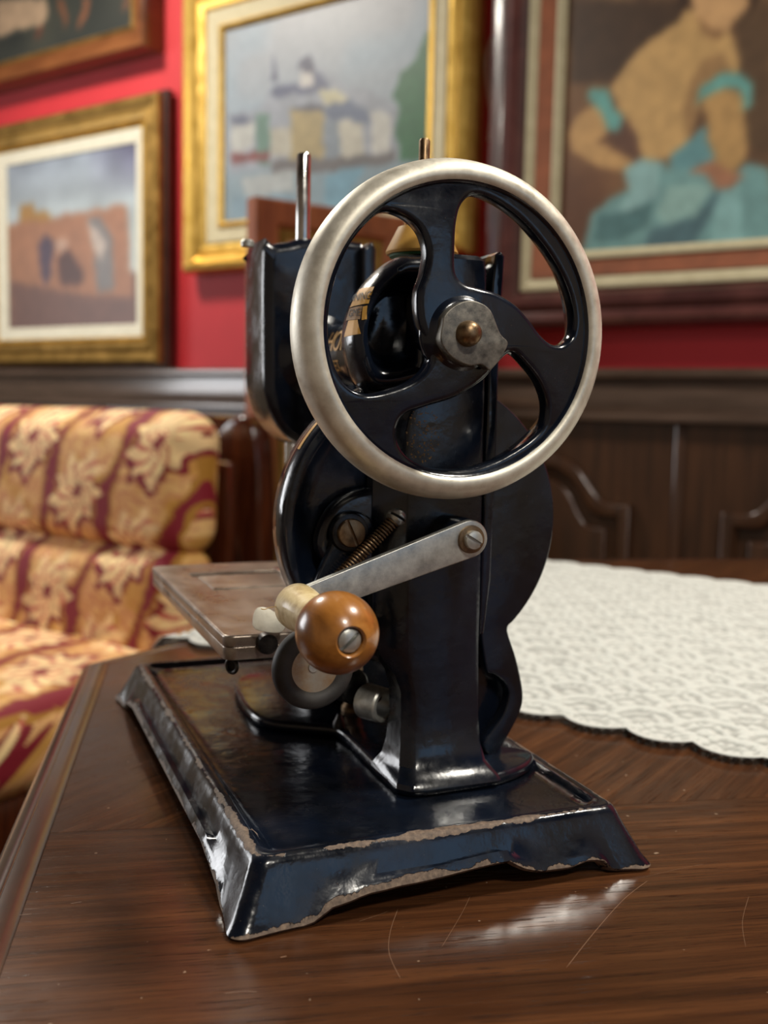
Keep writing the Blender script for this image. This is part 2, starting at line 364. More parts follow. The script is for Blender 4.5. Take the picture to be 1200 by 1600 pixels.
PM = [('hill',[(-1.981,1.735),(-1.867,1.74),(-1.822,1.78),(-1.741,1.774),(-1.716,1.809),(-1.673,1.808),(-1.605,1.759),(-1.523,1.734),(-1.459,1.694),(-1.428,1.678),(-1.424,1.554),(-1.98,1.59)],(0.6,0.62,0.66)),('roof',[(-1.742,1.813),(-1.729,1.84),(-1.709,1.848),(-1.686,1.817),(-1.677,1.796)],(0.27,0.27,0.36)),('spire',[(-1.833,1.801),(-1.824,1.863),(-1.811,1.798)],(0.33,0.34,0.44)),('r2',[(-1.83,1.764),(-1.822,1.786),(-1.741,1.777),(-1.672,1.796),(-1.638,1.758),(-1.706,1.749)],(0.36,0.38,0.48)),('w1',[(-1.733,1.812),(-1.685,1.798),(-1.689,1.766),(-1.741,1.774)],(0.8,0.78,0.76)),('w2',[(-1.672,1.757),(-1.604,1.74),(-1.571,1.71),(-1.654,1.716)],(0.78,0.75,0.62)),('r3',[(-1.662,1.711),(-1.587,1.719),(-1.522,1.678),(-1.489,1.649),(-1.636,1.681)],(0.4,0.44,0.53)),('tower',[(-1.762,1.718),(-1.671,1.712),(-1.653,1.69),(-1.656,1.581),(-1.765,1.593)],(0.66,0.59,0.42)),('towroof',[(-1.762,1.718),(-1.723,1.726),(-1.662,1.714),(-1.662,1.701)],(0.33,0.33,0.38)),('h1',[(-1.971,1.706),(-1.914,1.719),(-1.89,1.696),(-1.894,1.635),(-1.97,1.637)],(0.74,0.74,0.72)),('h1r',[(-1.981,1.728),(-1.933,1.732),(-1.89,1.709),(-1.961,1.705)],(0.42,0.44,0.52)),('g1',[(-1.885,1.729),(-1.839,1.716),(-1.833,1.587),(-1.884,1.593)],(0.4,0.52,0.47)),('h2',[(-1.834,1.681),(-1.766,1.679),(-1.765,1.606),(-1.833,1.608)],(0.72,0.7,0.64)),('h3',[(-1.619,1.673),(-1.537,1.662),(-1.527,1.579),(-1.601,1.581)],(0.76,0.74,0.68)),('h3b',[(-1.653,1.677),(-1.611,1.678),(-1.601,1.581),(-1.651,1.58)],(0.52,0.56,0.6)),('h4',[(-1.514,1.683),(-1.458,1.67),(-1.448,1.582),(-1.503,1.582)],(0.78,0.77,0.74)),('red',[(-1.97,1.634),(-1.838,1.622),(-1.838,1.601),(-1.97,1.609)],(0.5,0.27,0.26)),('bank',[(-1.828,1.6),(-1.651,1.587),(-1.44,1.575),(-1.432,1.549),(-1.634,1.552),(-1.823,1.566)],(0.42,0.4,0.4)),('river',[(-1.646,1.541),(-1.519,1.559),(-1.566,1.494),(-1.581,1.444),(-1.649,1.463)],(0.45,0.62,0.7)),('boats',[(-1.931,1.571),(-1.755,1.565),(-1.746,1.511),(-1.921,1.521)],(0.68,0.7,0.7)),('water',[(-1.97,1.526),(-1.737,1.504),(-1.735,1.417),(-1.969,1.435)],(0.5,0.6,0.66)),('tree',[(-1.34,1.846),(-1.372,1.807),(-1.393,1.775),(-1.422,1.756),(-1.444,1.717),(-1.428,1.665),(-1.442,1.63),(-1.417,1.554),(-1.323,1.543),(-1.332,1.842)],(0.2,0.42,0.27))]
PR = [('dark1',[(-0.994,1.834),(-0.74,1.784),(-0.753,1.749),(-0.822,1.719),(-0.892,1.653),(-0.942,1.656),(-0.987,1.668)],(0.26,0.19,0.14)),('dark2',[(-0.638,1.764),(-0.583,1.753),(-0.565,1.463),(-0.608,1.486),(-0.63,1.626),(-0.639,1.696)],(0.33,0.25,0.18)),('hair',[(-0.756,1.815),(-0.593,1.782),(-0.618,1.733),(-0.648,1.775),(-0.711,1.792),(-0.733,1.759),(-0.759,1.769)],(0.22,0.15,0.11)),('back',[(-0.744,1.771),(-0.67,1.743),(-0.643,1.688),(-0.628,1.635),(-0.7,1.6),(-0.712,1.555),(-0.725,1.514),(-0.764,1.485),(-0.815,1.487),(-0.833,1.533),(-0.867,1.581),(-0.892,1.639),(-0.852,1.7),(-0.792,1.733),(-0.753,1.749)],(0.72,0.58,0.38)),('backsh',[(-0.704,1.666),(-0.666,1.673),(-0.64,1.633),(-0.701,1.605),(-0.713,1.56),(-0.73,1.52),(-0.739,1.582),(-0.726,1.632)],(0.58,0.45,0.3)),('face',[(-0.741,1.812),(-0.626,1.788),(-0.621,1.751),(-0.646,1.729),(-0.658,1.709),(-0.693,1.724),(-0.723,1.753)],(0.76,0.6,0.42)),('facesh',[(-0.723,1.753),(-0.693,1.724),(-0.658,1.71),(-0.682,1.699),(-0.712,1.723)],(0.5,0.37,0.25)),('arml',[(-0.923,1.614),(-0.882,1.558),(-0.92,1.538),(-0.886,1.519),(-0.831,1.483),(-0.84,1.465),(-0.895,1.476),(-0.975,1.52),(-0.988,1.562),(-0.972,1.595)],(0.7,0.55,0.36)),('armr',[(-0.7,1.596),(-0.662,1.608),(-0.623,1.589),(-0.61,1.523),(-0.609,1.468),(-0.629,1.442),(-0.669,1.465),(-0.686,1.524)],(0.67,0.53,0.34)),('shade',[(-0.873,1.592),(-0.84,1.553),(-0.821,1.487),(-0.842,1.494),(-0.886,1.524),(-0.903,1.541)],(0.36,0.25,0.2)),('sll',[(-0.947,1.642),(-0.903,1.645),(-0.885,1.603),(-0.862,1.575),(-0.871,1.547),(-0.896,1.558),(-0.917,1.598),(-0.943,1.626)],(0.38,0.6,0.58)),('slr',[(-0.712,1.583),(-0.706,1.615),(-0.668,1.635),(-0.626,1.63),(-0.606,1.604),(-0.601,1.567),(-0.617,1.556),(-0.629,1.599),(-0.667,1.609),(-0.695,1.595)],(0.38,0.6,0.58)),('bod',[(-0.764,1.485),(-0.725,1.514),(-0.692,1.538),(-0.68,1.495),(-0.669,1.47),(-0.707,1.455),(-0.757,1.461)],(0.38,0.55,0.57)),('skirt',[(-0.862,1.467),(-0.821,1.49),(-0.779,1.482),(-0.757,1.461),(-0.707,1.455),(-0.677,1.447),(-0.656,1.417),(-0.607,1.458),(-0.564,1.444),(-0.53,1.258),(-0.953,1.282),(-0.924,1.393),(-0.881,1.419),(-0.839,1.435)],(0.42,0.57,0.57)),('sk1',[(-0.862,1.467),(-0.821,1.49),(-0.779,1.478),(-0.785,1.41),(-0.837,1.385),(-0.88,1.389),(-0.839,1.425)],(0.52,0.66,0.66)),('sk2',[(-0.913,1.387),(-0.847,1.386),(-0.79,1.401),(-0.803,1.353),(-0.855,1.327),(-0.921,1.332)],(0.3,0.44,0.45)),('sk3',[(-0.766,1.428),(-0.706,1.431),(-0.671,1.418),(-0.702,1.364),(-0.757,1.354),(-0.783,1.371)],(0.52,0.65,0.63)),('sk4',[(-0.793,1.347),(-0.702,1.359),(-0.665,1.404),(-0.651,1.407),(-0.681,1.343),(-0.728,1.279),(-0.811,1.294)],(0.29,0.4,0.43)),('sk5',[(-0.66,1.398),(-0.618,1.413),(-0.6,1.262),(-0.667,1.266)],(0.5,0.66,0.66)),('hand',[(-0.722,1.452),(-0.674,1.47),(-0.629,1.442),(-0.61,1.435),(-0.637,1.41),(-0.661,1.413),(-0.687,1.444)],(0.6,0.42,0.32))]
PL = [('field',[(-2.962,1.524),(-2.803,1.527),(-2.568,1.531),(-2.374,1.536),(-2.343,1.197),(-2.93,1.212)],(0.62,0.42,0.3)),('f2',[(-2.939,1.344),(-2.607,1.289),(-2.343,1.263),(-2.343,1.197),(-2.923,1.212)],(0.42,0.28,0.24)),('stack',[(-2.888,1.526),(-2.873,1.58),(-2.814,1.583),(-2.789,1.549),(-2.726,1.544),(-2.714,1.52)],(0.62,0.45,0.2)),('b1',[(-2.791,1.447),(-2.752,1.484),(-2.715,1.458),(-2.723,1.365),(-2.756,1.319),(-2.78,1.376)],(0.27,0.2,0.28)),('b2',[(-2.697,1.41),(-2.642,1.43),(-2.594,1.381),(-2.571,1.333),(-2.607,1.312),(-2.687,1.32)],(0.3,0.17,0.15)),('b2l',[(-2.709,1.45),(-2.653,1.469),(-2.635,1.437),(-2.685,1.417)],(0.74,0.6,0.52)),('b3',[(-2.556,1.514),(-2.498,1.517),(-2.441,1.453),(-2.432,1.304),(-2.512,1.293),(-2.522,1.407)],(0.46,0.44,0.44)),('b3l',[(-2.551,1.499),(-2.498,1.472),(-2.464,1.425),(-2.488,1.382),(-2.528,1.414)],(0.72,0.66,0.62))]
PT = [('lace',[(-2.968,2.221),(-2.719,2.173),(-2.714,2.12),(-2.752,2.097),(-2.866,2.11),(-2.958,2.099),(-2.971,2.105)],(0.62,0.52,0.42)),('s1',[(-2.665,2.162),(-2.639,2.157),(-2.618,2.102),(-2.631,2.06),(-2.648,2.1)],(0.4,0.24,0.15)),('s2',[(-2.542,2.138),(-2.513,2.132),(-2.537,2.079),(-2.572,2.053),(-2.566,2.077)],(0.45,0.27,0.17)),('s3',[(-2.37,2.104),(-2.348,2.1),(-2.354,2.073),(-2.37,2.062)],(0.4,0.24,0.15)),('s4',[(-2.764,2.099),(-2.733,2.101),(-2.753,2.059),(-2.778,2.06)],(0.36,0.2,0.14))]
BENCHEND = [(-1.545,0.873),(-1.532,0.914),(-1.495,0.942),(-1.454,0.943),(-1.426,0.9),(-1.415,0.801),(-1.409,0.613),(-1.463,0.607),(-1.493,0.728),(-1.522,0.801)]
ARCH = [(-0.991,0.849),(-0.959,0.813),(-0.919,0.778),(-0.882,0.775),(-0.84,0.797)]
SCRATCHES = [([(-0.1563,0.3567),(-0.1586,0.3901),(-0.1597,0.4245),(-0.1577,0.4486)],0.00022),([(-0.2356,0.3554),(-0.2274,0.3377),(-0.2178,0.323),(-0.2039,0.3106)],0.00016),([(-0.2428,0.336),(-0.2394,0.3454),(-0.2378,0.3508)],0.00012),([(-0.1616,0.4489),(-0.1503,0.4694),(-0.1422,0.4826)],0.0001),([(-0.2511,0.2631),(-0.2463,0.2683),(-0.2418,0.2712)],0.00016),([(-0.3604,0.253),(-0.357,0.2569)],0.0002),([(-0.2036,0.3399),(-0.2108,0.3672),(-0.2163,0.3849)],0.0001),([(-0.1152,0.4623),(-0.1108,0.4366),(-0.1036,0.4158)],0.00012),([(-0.2506,0.2945),(-0.2492,0.2968)],0.0006),([(-0.3515,0.2724),(-0.349,0.2765)],0.0002)]


# ================================================================== the room
RX0, RX1, RY0, RY1, RZ = -4.2, 2.3, -2.2, 2.10, 2.65
struct(link('floor', boxm('floor', RX0-.1, RX1+.1, RY0-.1, RY1+.1, -0.1, 0.0), FLOORWOOD, smooth=0))
struct(link('ceiling', boxm('ceiling', RX0-.1, RX1+.1, RY0-.1, RY1+.1, RZ, RZ+0.1), CEILWOOD, smooth=0))
wall_back = struct(link('wall_back', boxm('wall_back', RX0-.1, RX1+.1, RY1, RY1+0.1, 0, RZ), REDWALL, smooth=0))
vy0, vy1, vz0, vz1 = -0.80, 0.70, 0.80, 2.20
wl = [boxm('w', RX0-.1, RX0, *a) for a in ((RY0, vy0, 0, RZ), (vy1, RY1, 0, RZ), (vy0, vy1, 0, vz0), (vy0, vy1, vz1, RZ))]
struct(link('wall_left', joinm('wall_left', wl), OTHERWALL, smooth=0))
struct(link('window_2', joinm('window_2', [boxm('f', RX0-.08, RX0-.02, vy0, vy0+.06, vz0, vz1), boxm('f', RX0-.08, RX0-.02, vy1-.06, vy1, vz0, vz1),
    boxm('f', RX0-.08, RX0-.02, vy0, vy1, vz0, vz0+.06), boxm('f', RX0-.08, RX0-.02, vy0, vy1, vz1-.06, vz1)]), PLASTER, smooth=0))
struct(link('wall_front', boxm('wall_front', RX0-.1, RX1+.1, RY0-.1, RY0, 0, RZ), OTHERWALL, smooth=0))
wr = []
wy0, wy1, wz0, wz1 = -1.05, 0.35, 0.95, 2.2
for a in ((RY0, wy0, 0, RZ), (wy1, RY1, 0, RZ), (wy0, wy1, 0, wz0), (wy0, wy1, wz1, RZ)):
    wr.append(boxm('w', RX1, RX1+0.1, *a))
struct(link('wall_right', joinm('wall_right', wr), OTHERWALL, smooth=0))
win = struct(link('window_1', joinm('window_1', [boxm('f', RX1+.02, RX1+.08, wy0, wy0+.06, wz0, wz1), boxm('f', RX1+.02, RX1+.08, wy1-.06, wy1, wz0, wz1),
    boxm('f', RX1+.02, RX1+.08, wy0, wy1, wz0, wz0+.06), boxm('f', RX1+.02, RX1+.08, wy0, wy1, wz1-.06, wz1), boxm('f', RX1+.03, RX1+.07, -.38, -.32, wz0, wz1)]), PLASTER, smooth=0))

# wainscot along the picture wall
trim = struct(link('trim_1', boxm('trim_1', RX0, RX1, RY1-0.02, RY1, 0.0, 1.0), WAINSCOT, smooth=0))
def part(name, me, m, parent, smooth=35): return link(name, me, m, parent, smooth)
part('cap_rail', boxm('cap', RX0, RX1, RY1-.055, RY1-.0, 1.040, 1.062, .006), WAINRAIL, trim)
part('top_rail', boxm('rail', RX0, RX1, RY1-.040, RY1-.0, 0.965, 1.040, .003), WAINRAIL, trim)
part('rail_moulding', boxm('rm', RX0, RX1, RY1-.048, RY1-.02, 0.950, 0.968, .006), WAINRAIL, trim)
pw = 0.60
x = -3.5 - 0.035
k = 0
stile_me = boxm('stile', -.011, .011, -.027, 0.0, 0.10, 0.955, .006)
px0 = -0.71
for k in range(-5, 4):
    o = part('stile', stile_me, WAINSCOT, trim); o.location = (px0 + k*pw, RY1-.0, 0)
def arch_outline(cx, hw, z0, zs, rise, inset=0.0):
    hw2 = hw-inset; pts = [(cx-hw2, z0+inset), (cx+hw2, z0+inset)]
    prof = [(1.0, 0), (.80, 0), (.68, .06), (.56, .30), (.44, .62), (.30, .85), (.15, .97), (0, 1.0)]
    side = [(cx+hw2*u, zs-inset+rise*v) for u, v in prof]
    pts += catmull(side, 4, False)
    pts += [(2*cx-p[0], p[1]) for p in reversed(catmull(side, 4, False)[:-1])]
    return pts
def panel_meshes():
    out = arch_outline(0, .205, .18, .775, .10); inn = arch_outline(0, .205, .18, .775, .10, .030)
    fld = arch_outline(0, .205, .18, .775, .10, .055)
    return (fill('panel_moulding', [out, inn], -.020, 0.0, .007), fill('raised_field', [fld], -.014, 0.0, .006))
pm, pf = panel_meshes()
for k in range(-5, 4):
    cx = px0 + (k+.5)*pw
    o = part('panel', pm, WAINSCOT, trim); o.location = (cx, RY1-.018, 0)
    q = part('raised_field', pf, WAINSCOT, o); 
part('skirting', boxm('sk', RX0, RX1, RY1-.035, RY1, 0, 0.12, .004), WAINSCOT, trim)

# ceiling lamps
for i, (lx, ly) in enumerate(LAMPS):
    o = thing('ceiling_lamp', ['round opal ceiling lamp above the damask armchair', 'round opal ceiling lamp above the lace runner', 'round opal ceiling lamp nearest the right-hand window'][i], 'lamp', (lx, ly, RZ), 0, 'ceiling lamps')
    part('mount', lathe('mount', [(.0, 0), (.17, 0), (.17, -.05), (.16, -.055), (.0, -.055)], n=40), GILT, o)
    part('glass_rim', lathe('glass_rim', [(.155, -.055), (.175, -.06), (.175, -.10), (.16, -.105), (.155, -.055)], n=40), GLASSLAMP, o)

# ------------------------------------------------------------------ pictures on the wall
def ring_frame(name, x0, x1, z0, z1, prof, m, parent):
    """prof: (inset from the outer edge, y) swept round the rectangle, mitred"""
    loops = []
    for ins, y in prof:
        loops.append([(x0+ins, y, z0+ins), (x1-ins, y, z0+ins), (x1-ins, y, z1-ins), (x0+ins, y, z1-ins)])
    n = 4; L = len(loops); v = [p for l in loops for p in l]; f = []
    for i in range(L):
        for j in range(n):
            k = (j+1) % n; i2 = (i+1) % L
            f.append((i*n+j, i*n+k, i2*n+k, i2*n+j))
    return link(name, fixn(pyd(name, v, f)), m, parent, 30)
def canvas(name, x0, x1, z0, z1, y, bg, polys, parent, res=0.004, jitter=0.012, seed=1, soft=7, level=.86):
    nx = int((x1-x0)/res); nz = int((z1-z0)/res)
    X, Zc = np.meshgrid(np.linspace(x0, x1, nx), np.linspace(z0, z1, nz))
    u = (X-x0)/(x1-x0); v = (Zc-z0)/(z1-z0)
    img = bg(u, v, X, Zc)
    jx = X + jitter*(vnoise(X*45, Zc*45, seed)-.5) + jitter*.6*(vnoise(X*120, Zc*120, seed+3)-.5)
    jz = Zc + jitter*(vnoise(X*45+9, Zc*45+4, seed+1)-.5) + jitter*.6*(vnoise(X*120+5, Zc*120, seed+4)-.5)
    for _, pts, c in polys:
        ins = np.zeros(X.shape, bool)
        for i in range(len(pts)):
            ax, az = pts[i]; bx, bz = pts[i-1]
            cond = ((az > jz) != (bz > jz))
            with np.errstate(divide='ignore', invalid='ignore'):
                xi = (bx-ax)*(jz-az)/(bz-az+1e-12)+ax
            ins ^= cond & (jx < xi)
        shade = 1 + .14*(vnoise(X*60, Zc*60, seed+7)-.5)
        for ch in range(3): img[..., ch] = np.where(ins, c[ch]*shade, img[..., ch])
    for ch in range(3): img[..., ch] *= 1+.08*(vnoise(X*90, Zc*90, seed+11)-.5)
    img = img*level
    for _ in range(soft):
        pd = np.pad(img, ((1, 1), (1, 1), (0, 0)), 'edge')
        img = (pd[:-2, 1:-1]+pd[2:, 1:-1]+pd[1:-1, :-2]+pd[1:-1, 2:]+2*pd[1:-1, 1:-1])/6
    vv = np.stack([X, np.full_like(X, y), Zc], -1).reshape(-1, 3)
    idx = np.arange(nx*nz).reshape(nz, nx)
    f = np.stack([idx[:-1,:-1], idx[:-1,1:], idx[1:,1:], idx[1:,:-1]], -1).reshape(-1, 4)
    me = bpy.data.meshes.new(name); me.from_pydata(vv.tolist(), [], f.tolist()); me.update()
    set_col(me, 'Col', np_lin(img.reshape(-1, 3)))
    return link(name, me, CANVAS, parent, 0)
def blend(c0, c1, t): return np.stack([c0[i]*(1-t)+c1[i]*t for i in range(3)], -1)
W_ = RY1
def picture(name, label, x0, x1, z0, z1):
    o = thing(name, label, 'picture', ((x0+x1)/2, W_, z0))
    return o
def place_children(o):
    for c in o.children:
        c.location = (-o.location.x, -o.location.y, -o.location.z)
# left: field landscape in an antique gilt frame
def lay(o, x0, x1, z0, z1, layers):
    for nm, prof, m in layers: ring_frame(nm, x0, x1, z0, z1, prof, m, o)
xa, xb, za, zb = -3.06, -2.215, 1.076, 1.822
p = picture('framed_painting', 'gilt framed painting of a brown field under grey sky, hanging lowest at the left', xa, xb, za, zb)
F = W_-.055
lay(p, xa, xb, za, zb, [
  ('frame_back', [(0, W_-.001), (-.012, W_-.012), (-.012, F+.02), (.002, F+.012), (.03, W_-.001)], DARKFRAME),
  ('gilt_frame', [(.0, F+.014), (.0, F-.004), (.012, F-.012), (.024, F-.004), (.034, F+.002), (.048, F-.006), (.060, F-.001), (.068, F+.012), (.072, F+.03), (.0, F+.03)], GILT_DARK),
  ('gilt_lip', [(.068, F+.010), (.074, F+.002), (.082, F+.010), (.082, F+.03), (.068, F+.03)], GILT),
  ('linen_liner', [(.080, F+.008), (.115, F+.018), (.118, F+.024), (.118, F+.035), (.080, F+.035)], WHITELINER)])
def bgL(u, v, X, Zc):
    img = blend((.70, .74, .74), (.56, .60, .66), np.clip((v-.5)*2, 0, 1))
    t = np.clip((u-.62)*2.6, 0, 1)*np.clip((v-.70)*3.4, 0, 1); img = img*(1-t[..., None])+np.array((.34, .33, .46))*t[..., None]
    n = (vnoise(X*14, Zc*20, 3)-.5)*.22; img = img*(1+n[..., None])
    t = np.clip((.30-v)*40, 0, 1)[..., None]; return img*(1-t)+np.array((.42, .28, .24))*t
canvas('canvas', xa+.116, xb-.116, za+.116, zb-.116, F+.022, bgL, PL, p, seed=11, jitter=.014, soft=10)
place_children(p)
# middle: river town in a bright gilt frame
xa, xb, za, zb = -2.128, -1.215, 1.325, 2.085
p = picture('framed_painting', 'bright gilt framed painting of a pale river town with a green tree', xa, xb, za, zb)
F = W_-.05
lay(p, xa, xb, za, zb, [
  ('gilt_frame', [(0, W_-.001), (.0, F+.01), (.006, F-.006), (.020, F-.012), (.030, F+.004), (.044, F+.012), (.056, F+.004), (.070, F+.010), (.078, F+.022), (.080, W_-.001)], GILT),
  ('linen_liner', [(.078, F+.014), (.118, F+.022), (.118, F+.04), (.078, F+.04)], CREAM),
  ('gilt_slip', [(.116, F+.018), (.123, F+.012), (.132, F+.022), (.132, F+.04), (.116, F+.04)], GILT)])
def bgM(u, v, X, Zc):
    img = blend((.63, .67, .71), (.66, .66, .68), np.clip((v-.6)*2.2, 0, 1))
    n = vnoise(X*9, Zc*11, 5); t = np.clip((n-.5)*2.4, 0, 1)*.5
    img = img*(1-t[..., None])+np.array((.58, .67, .74))*t[..., None]
    t = np.clip((.42-v)*6, 0, 1); img = img*(1-t[..., None])+np.array((.52, .60, .64))*t[..., None]
    return img
canvas('canvas', xa+.130, xb-.110, za+.068, zb-.130, F+.026, bgM, PM, p, seed=21, jitter=.012, level=.80, soft=3)
place_children(p)
# right: figure in a blue dress, maroon frame
xa, xb, za, zb = -1.163, -0.10, 1.148, 2.33
p = picture('framed_painting', 'large maroon framed painting of a person in a pale blue dress seen from behind', xa, xb, za, zb)
F = W_-.06
lay(p, xa, xb, za, zb, [
  ('maroon_frame', [(0, W_-.001), (.0, F+.012), (.006, F-.004), (.016, F-.008), (.024, F), (.034, F+.006), (.050, F-.002), (.068, F+.004), (.078, F+.018), (.084, F+.024), (.084, W_-.001)], MAROON),
  ('cream_slip', [(.083, F+.016), (.090, F+.014), (.110, F+.022), (.110, F+.045), (.083, F+.045)], CREAM),
  ('russet_liner', [(.109, F+.018), (.120, F+.022), (.146, F+.030), (.146, F+.045), (.109, F+.045)], BROWNLINER),
  ('cream_lip', [(.145, F+.024), (.152, F+.022), (.164, F+.032), (.164, F+.045), (.145, F+.045)], CREAM)])
def bgR(u, v, X, Zc):
    n = vnoise(X*10, Zc*9, 8)*.6+vnoise(X*24, Zc*22, 9)*.4
    img = blend((.30, .21, .16), (.52, .40, .27), np.clip((n-.25)*1.7, 0, 1))
    t = np.clip((.45-u)*3, 0, 1)*np.clip((.5-v)*3, 0, 1); img = img*(1-.5*t[..., None])+np.array((.42, .26, .17))*.5*t[..., None]
    return img
canvas('canvas', xa+.162, xb-.162, za+.162, zb-.162, F+.036, bgR, PR, p, seed=31, jitter=.006, soft=6, level=1.0)
place_children(p)
# top left: dark painting in a brown frame
xa, xb, za, zb = -3.35, -2.255, 1.945, 2.60
p = picture('framed_painting', 'dark painting in a brown wooden frame at the very top left', xa, xb, za, zb)
F = W_-.07
lay(p, xa, xb, za, zb, [
  ('brown_frame', [(0, W_-.001), (.0, F+.012), (.008, F-.004), (.030, F), (.056, F+.010), (.066, F+.022), (.070, W_-.001)], BROWNFRAME),
  ('gilt_slip', [(.064, F+.016), (.070, F+.010), (.078, F+.022), (.078, F+.04), (.064, F+.04)], GILT_DARK)])
def bgT(u, v, X, Zc):
    n = vnoise(X*8, Zc*9, 4); return blend((.10, .12, .11), (.22, .22, .18), n)
canvas('canvas', xa+.076, xb-.076, za+.076, zb-.076, F+.026, bgT, PT, p, seed=41, jitter=.012)
place_children(p)
pl_ = thing('picture_lamp', 'slim brass picture lamp mounted above the river town painting', 'lamp', (-1.70, W_, 2.20))
part('shade', tube('shade', [(-.16, -.165, .075), (.16, -.165, .075)], .018, 16), GILT, pl_)
part('bracket', tube('bracket', catmull([(0, -.002, .0), (0, -.06, .05), (0, -.12, .10), (0, -.165, .085)], 5, False), .006, 10), GILT, pl_)
part('wall_plate', boxm('wall_plate', -.03, .03, -.008, -.001, -.04, .04, .002), GILT, pl_)
# pale cord hanging between the two large frames
pth = catmull([(-1.190, W_-.006, 1.80), (-1.200, W_-.012, 1.75), (-1.193, W_-.010, 1.68), (-1.182, W_-.012, 1.63), (-1.185, W_-.012, 1.59), (-1.188, W_-.010, 1.575)], 5, False)
tag(link('hanging_cord', tube('hanging_cord', pth, .0045, 8), WHITECORD), 'short pale cord hanging on the red wall between the two large frames', 'cord')

# ------------------------------------------------------------------ framed partition behind the machine
sA, sB = Vector((-1.516, 1.665)), Vector((-1.376, 2.03)); sd = (sB-sA); sl = sd.length; ang = math.atan2(sd.y, sd.x)
scr = thing('wooden_partition', 'reddish brown wooden partition panel with gold inner moulding behind the machine', 'partition', (sA.x, sA.y, 0), ang)
def lay_xz(nm, prof, m):
    return ring_frame(nm, 0, sl, 0.06, 1.408, prof, m, scr)
lay_xz('frame', [(0, .03), (0, -.012), (.006, -.018), (.050, -.014), (.060, -.006), (.060, .03)], REDWOOD)
lay_xz('gold_moulding', [(.059, -.004), (.066, -.012), (.078, -.008), (.086, .004), (.086, .02), (.059, .02)], GILT_DARK)
part('panel', boxm('panel', .08, sl-.08, -.002, .020, .14, 1.33), TANPANEL, scr)
foot_me = boxm('foot', -.03, .03, -.10, .12, 0, .06, .006)
for fx in (.05, sl-.05):
    o = part('foot', foot_me, REDWOOD, scr); o.location = (fx, 0, 0)

# ------------------------------------------------------------------ bench with a scrolled end
bn = thing('wooden_bench', 'glossy dark mahogany bench with scrolled end post, behind the armchair', 'bench', (-1.48, 1.60, 0))
def offs(o, b): o.location = (-b.location.x, -b.location.y, -b.location.z); return o
def bench_end(dx):
    pts = [(x_+dx, z_) for x_, z_ in catmull(BENCHEND[:7], 4, False)] + [(-1.405+dx, .0), (-1.47+dx, .0)] + [(x_+dx, z_) for x_, z_ in catmull(BENCHEND[7:]+BENCHEND[:1], 4, False)[:-1]]
    return fill('end_post', [pts], 1.575, 1.635, .012)
for dx in (0.0, -1.35): offs(part('end_post', bench_end(dx), BENCHWOOD, bn), bn)
offs(part('back_rail', boxm('back_rail', -2.85, -1.50, 1.60, 1.635, .86, .945, .012), BENCHWOOD, bn), bn)
offs(part('back_panel', boxm('back_panel', -2.83, -1.51, 1.61, 1.628, .46, .865, .003), BENCHWOOD, bn), bn)
offs(part('seat', boxm('seat', -2.83, -1.58, 1.625, 1.97, .42, .46, .008), BENCHWOOD, bn), bn)

# ------------------------------------------------------------------ armchair
def damask(X, Z_):
    """gold and cream damask with dark red slanting stripes and leaf medallions"""
    n1 = vnoise(X*70, Z_*70, 2); n2 = vnoise(X*160, Z_*160, 5); n3 = vnoise(X*28, Z_*28, 8)
    xs = X - .30*Z_ + .012*(n3-.5)
    P_ = .175; f = xs/P_; col = np.floor(f); fr = f-col-.5
    base = np.stack([.87+.10*(n1-.5), .68+.16*(n1-.5), .43+.14*(n1-.5)], -1)
    pk = np.clip((n2-.45)*3, 0, 1)[..., None]*.55; base = base*(1-pk)+np.array((.72, .42, .31))*pk
    gold = np.clip((n3-.58)*5, 0, 1)[..., None]*.6; base = base*(1-gold)+np.array((.74, .53, .18))*gold
    # medallions
    zz = Z_/.20 + .5*(col % 2); rz = (zz-np.floor(zz)-.5)*.20; rx = fr*P_
    r = np.hypot(rx, rz*.85); th = np.arctan2(rz, rx)
    pet = .060*(1+.15*np.cos(9*th)+.10*np.cos(5*th+1)+.07*np.cos(18*th))
    red = np.array((.50, .04, .13)); cream = np.array((.96, .82, .60)); rose = np.array((.76, .40, .33))
    halo = (r < pet+.014) & (r >= pet) & (rz < .02); base[halo] = red
    leaf = r < pet; base[leaf] = (cream*(.86+.28*n1[..., None]))[leaf]
    veins = leaf & (np.cos(9*th+r*160) > .45) & (n1 > .3); base[veins] = rose
    core = r < .012; base[core] = red
    # stripes between the columns, broken by scrolls
    e = np.minimum(np.abs(fr+.5), np.abs(fr-.5))*P_
    wv = .013+.010*np.sin(Z_/.20*2*PI+col*2.1)+.008*(n1-.5)
    st = (e < wv) & (r > pet+.004); base[st] = red
    ed = (e >= wv) & (e < wv+.007) & (r > pet); base[ed] = (.66, .46, .14)
    return base
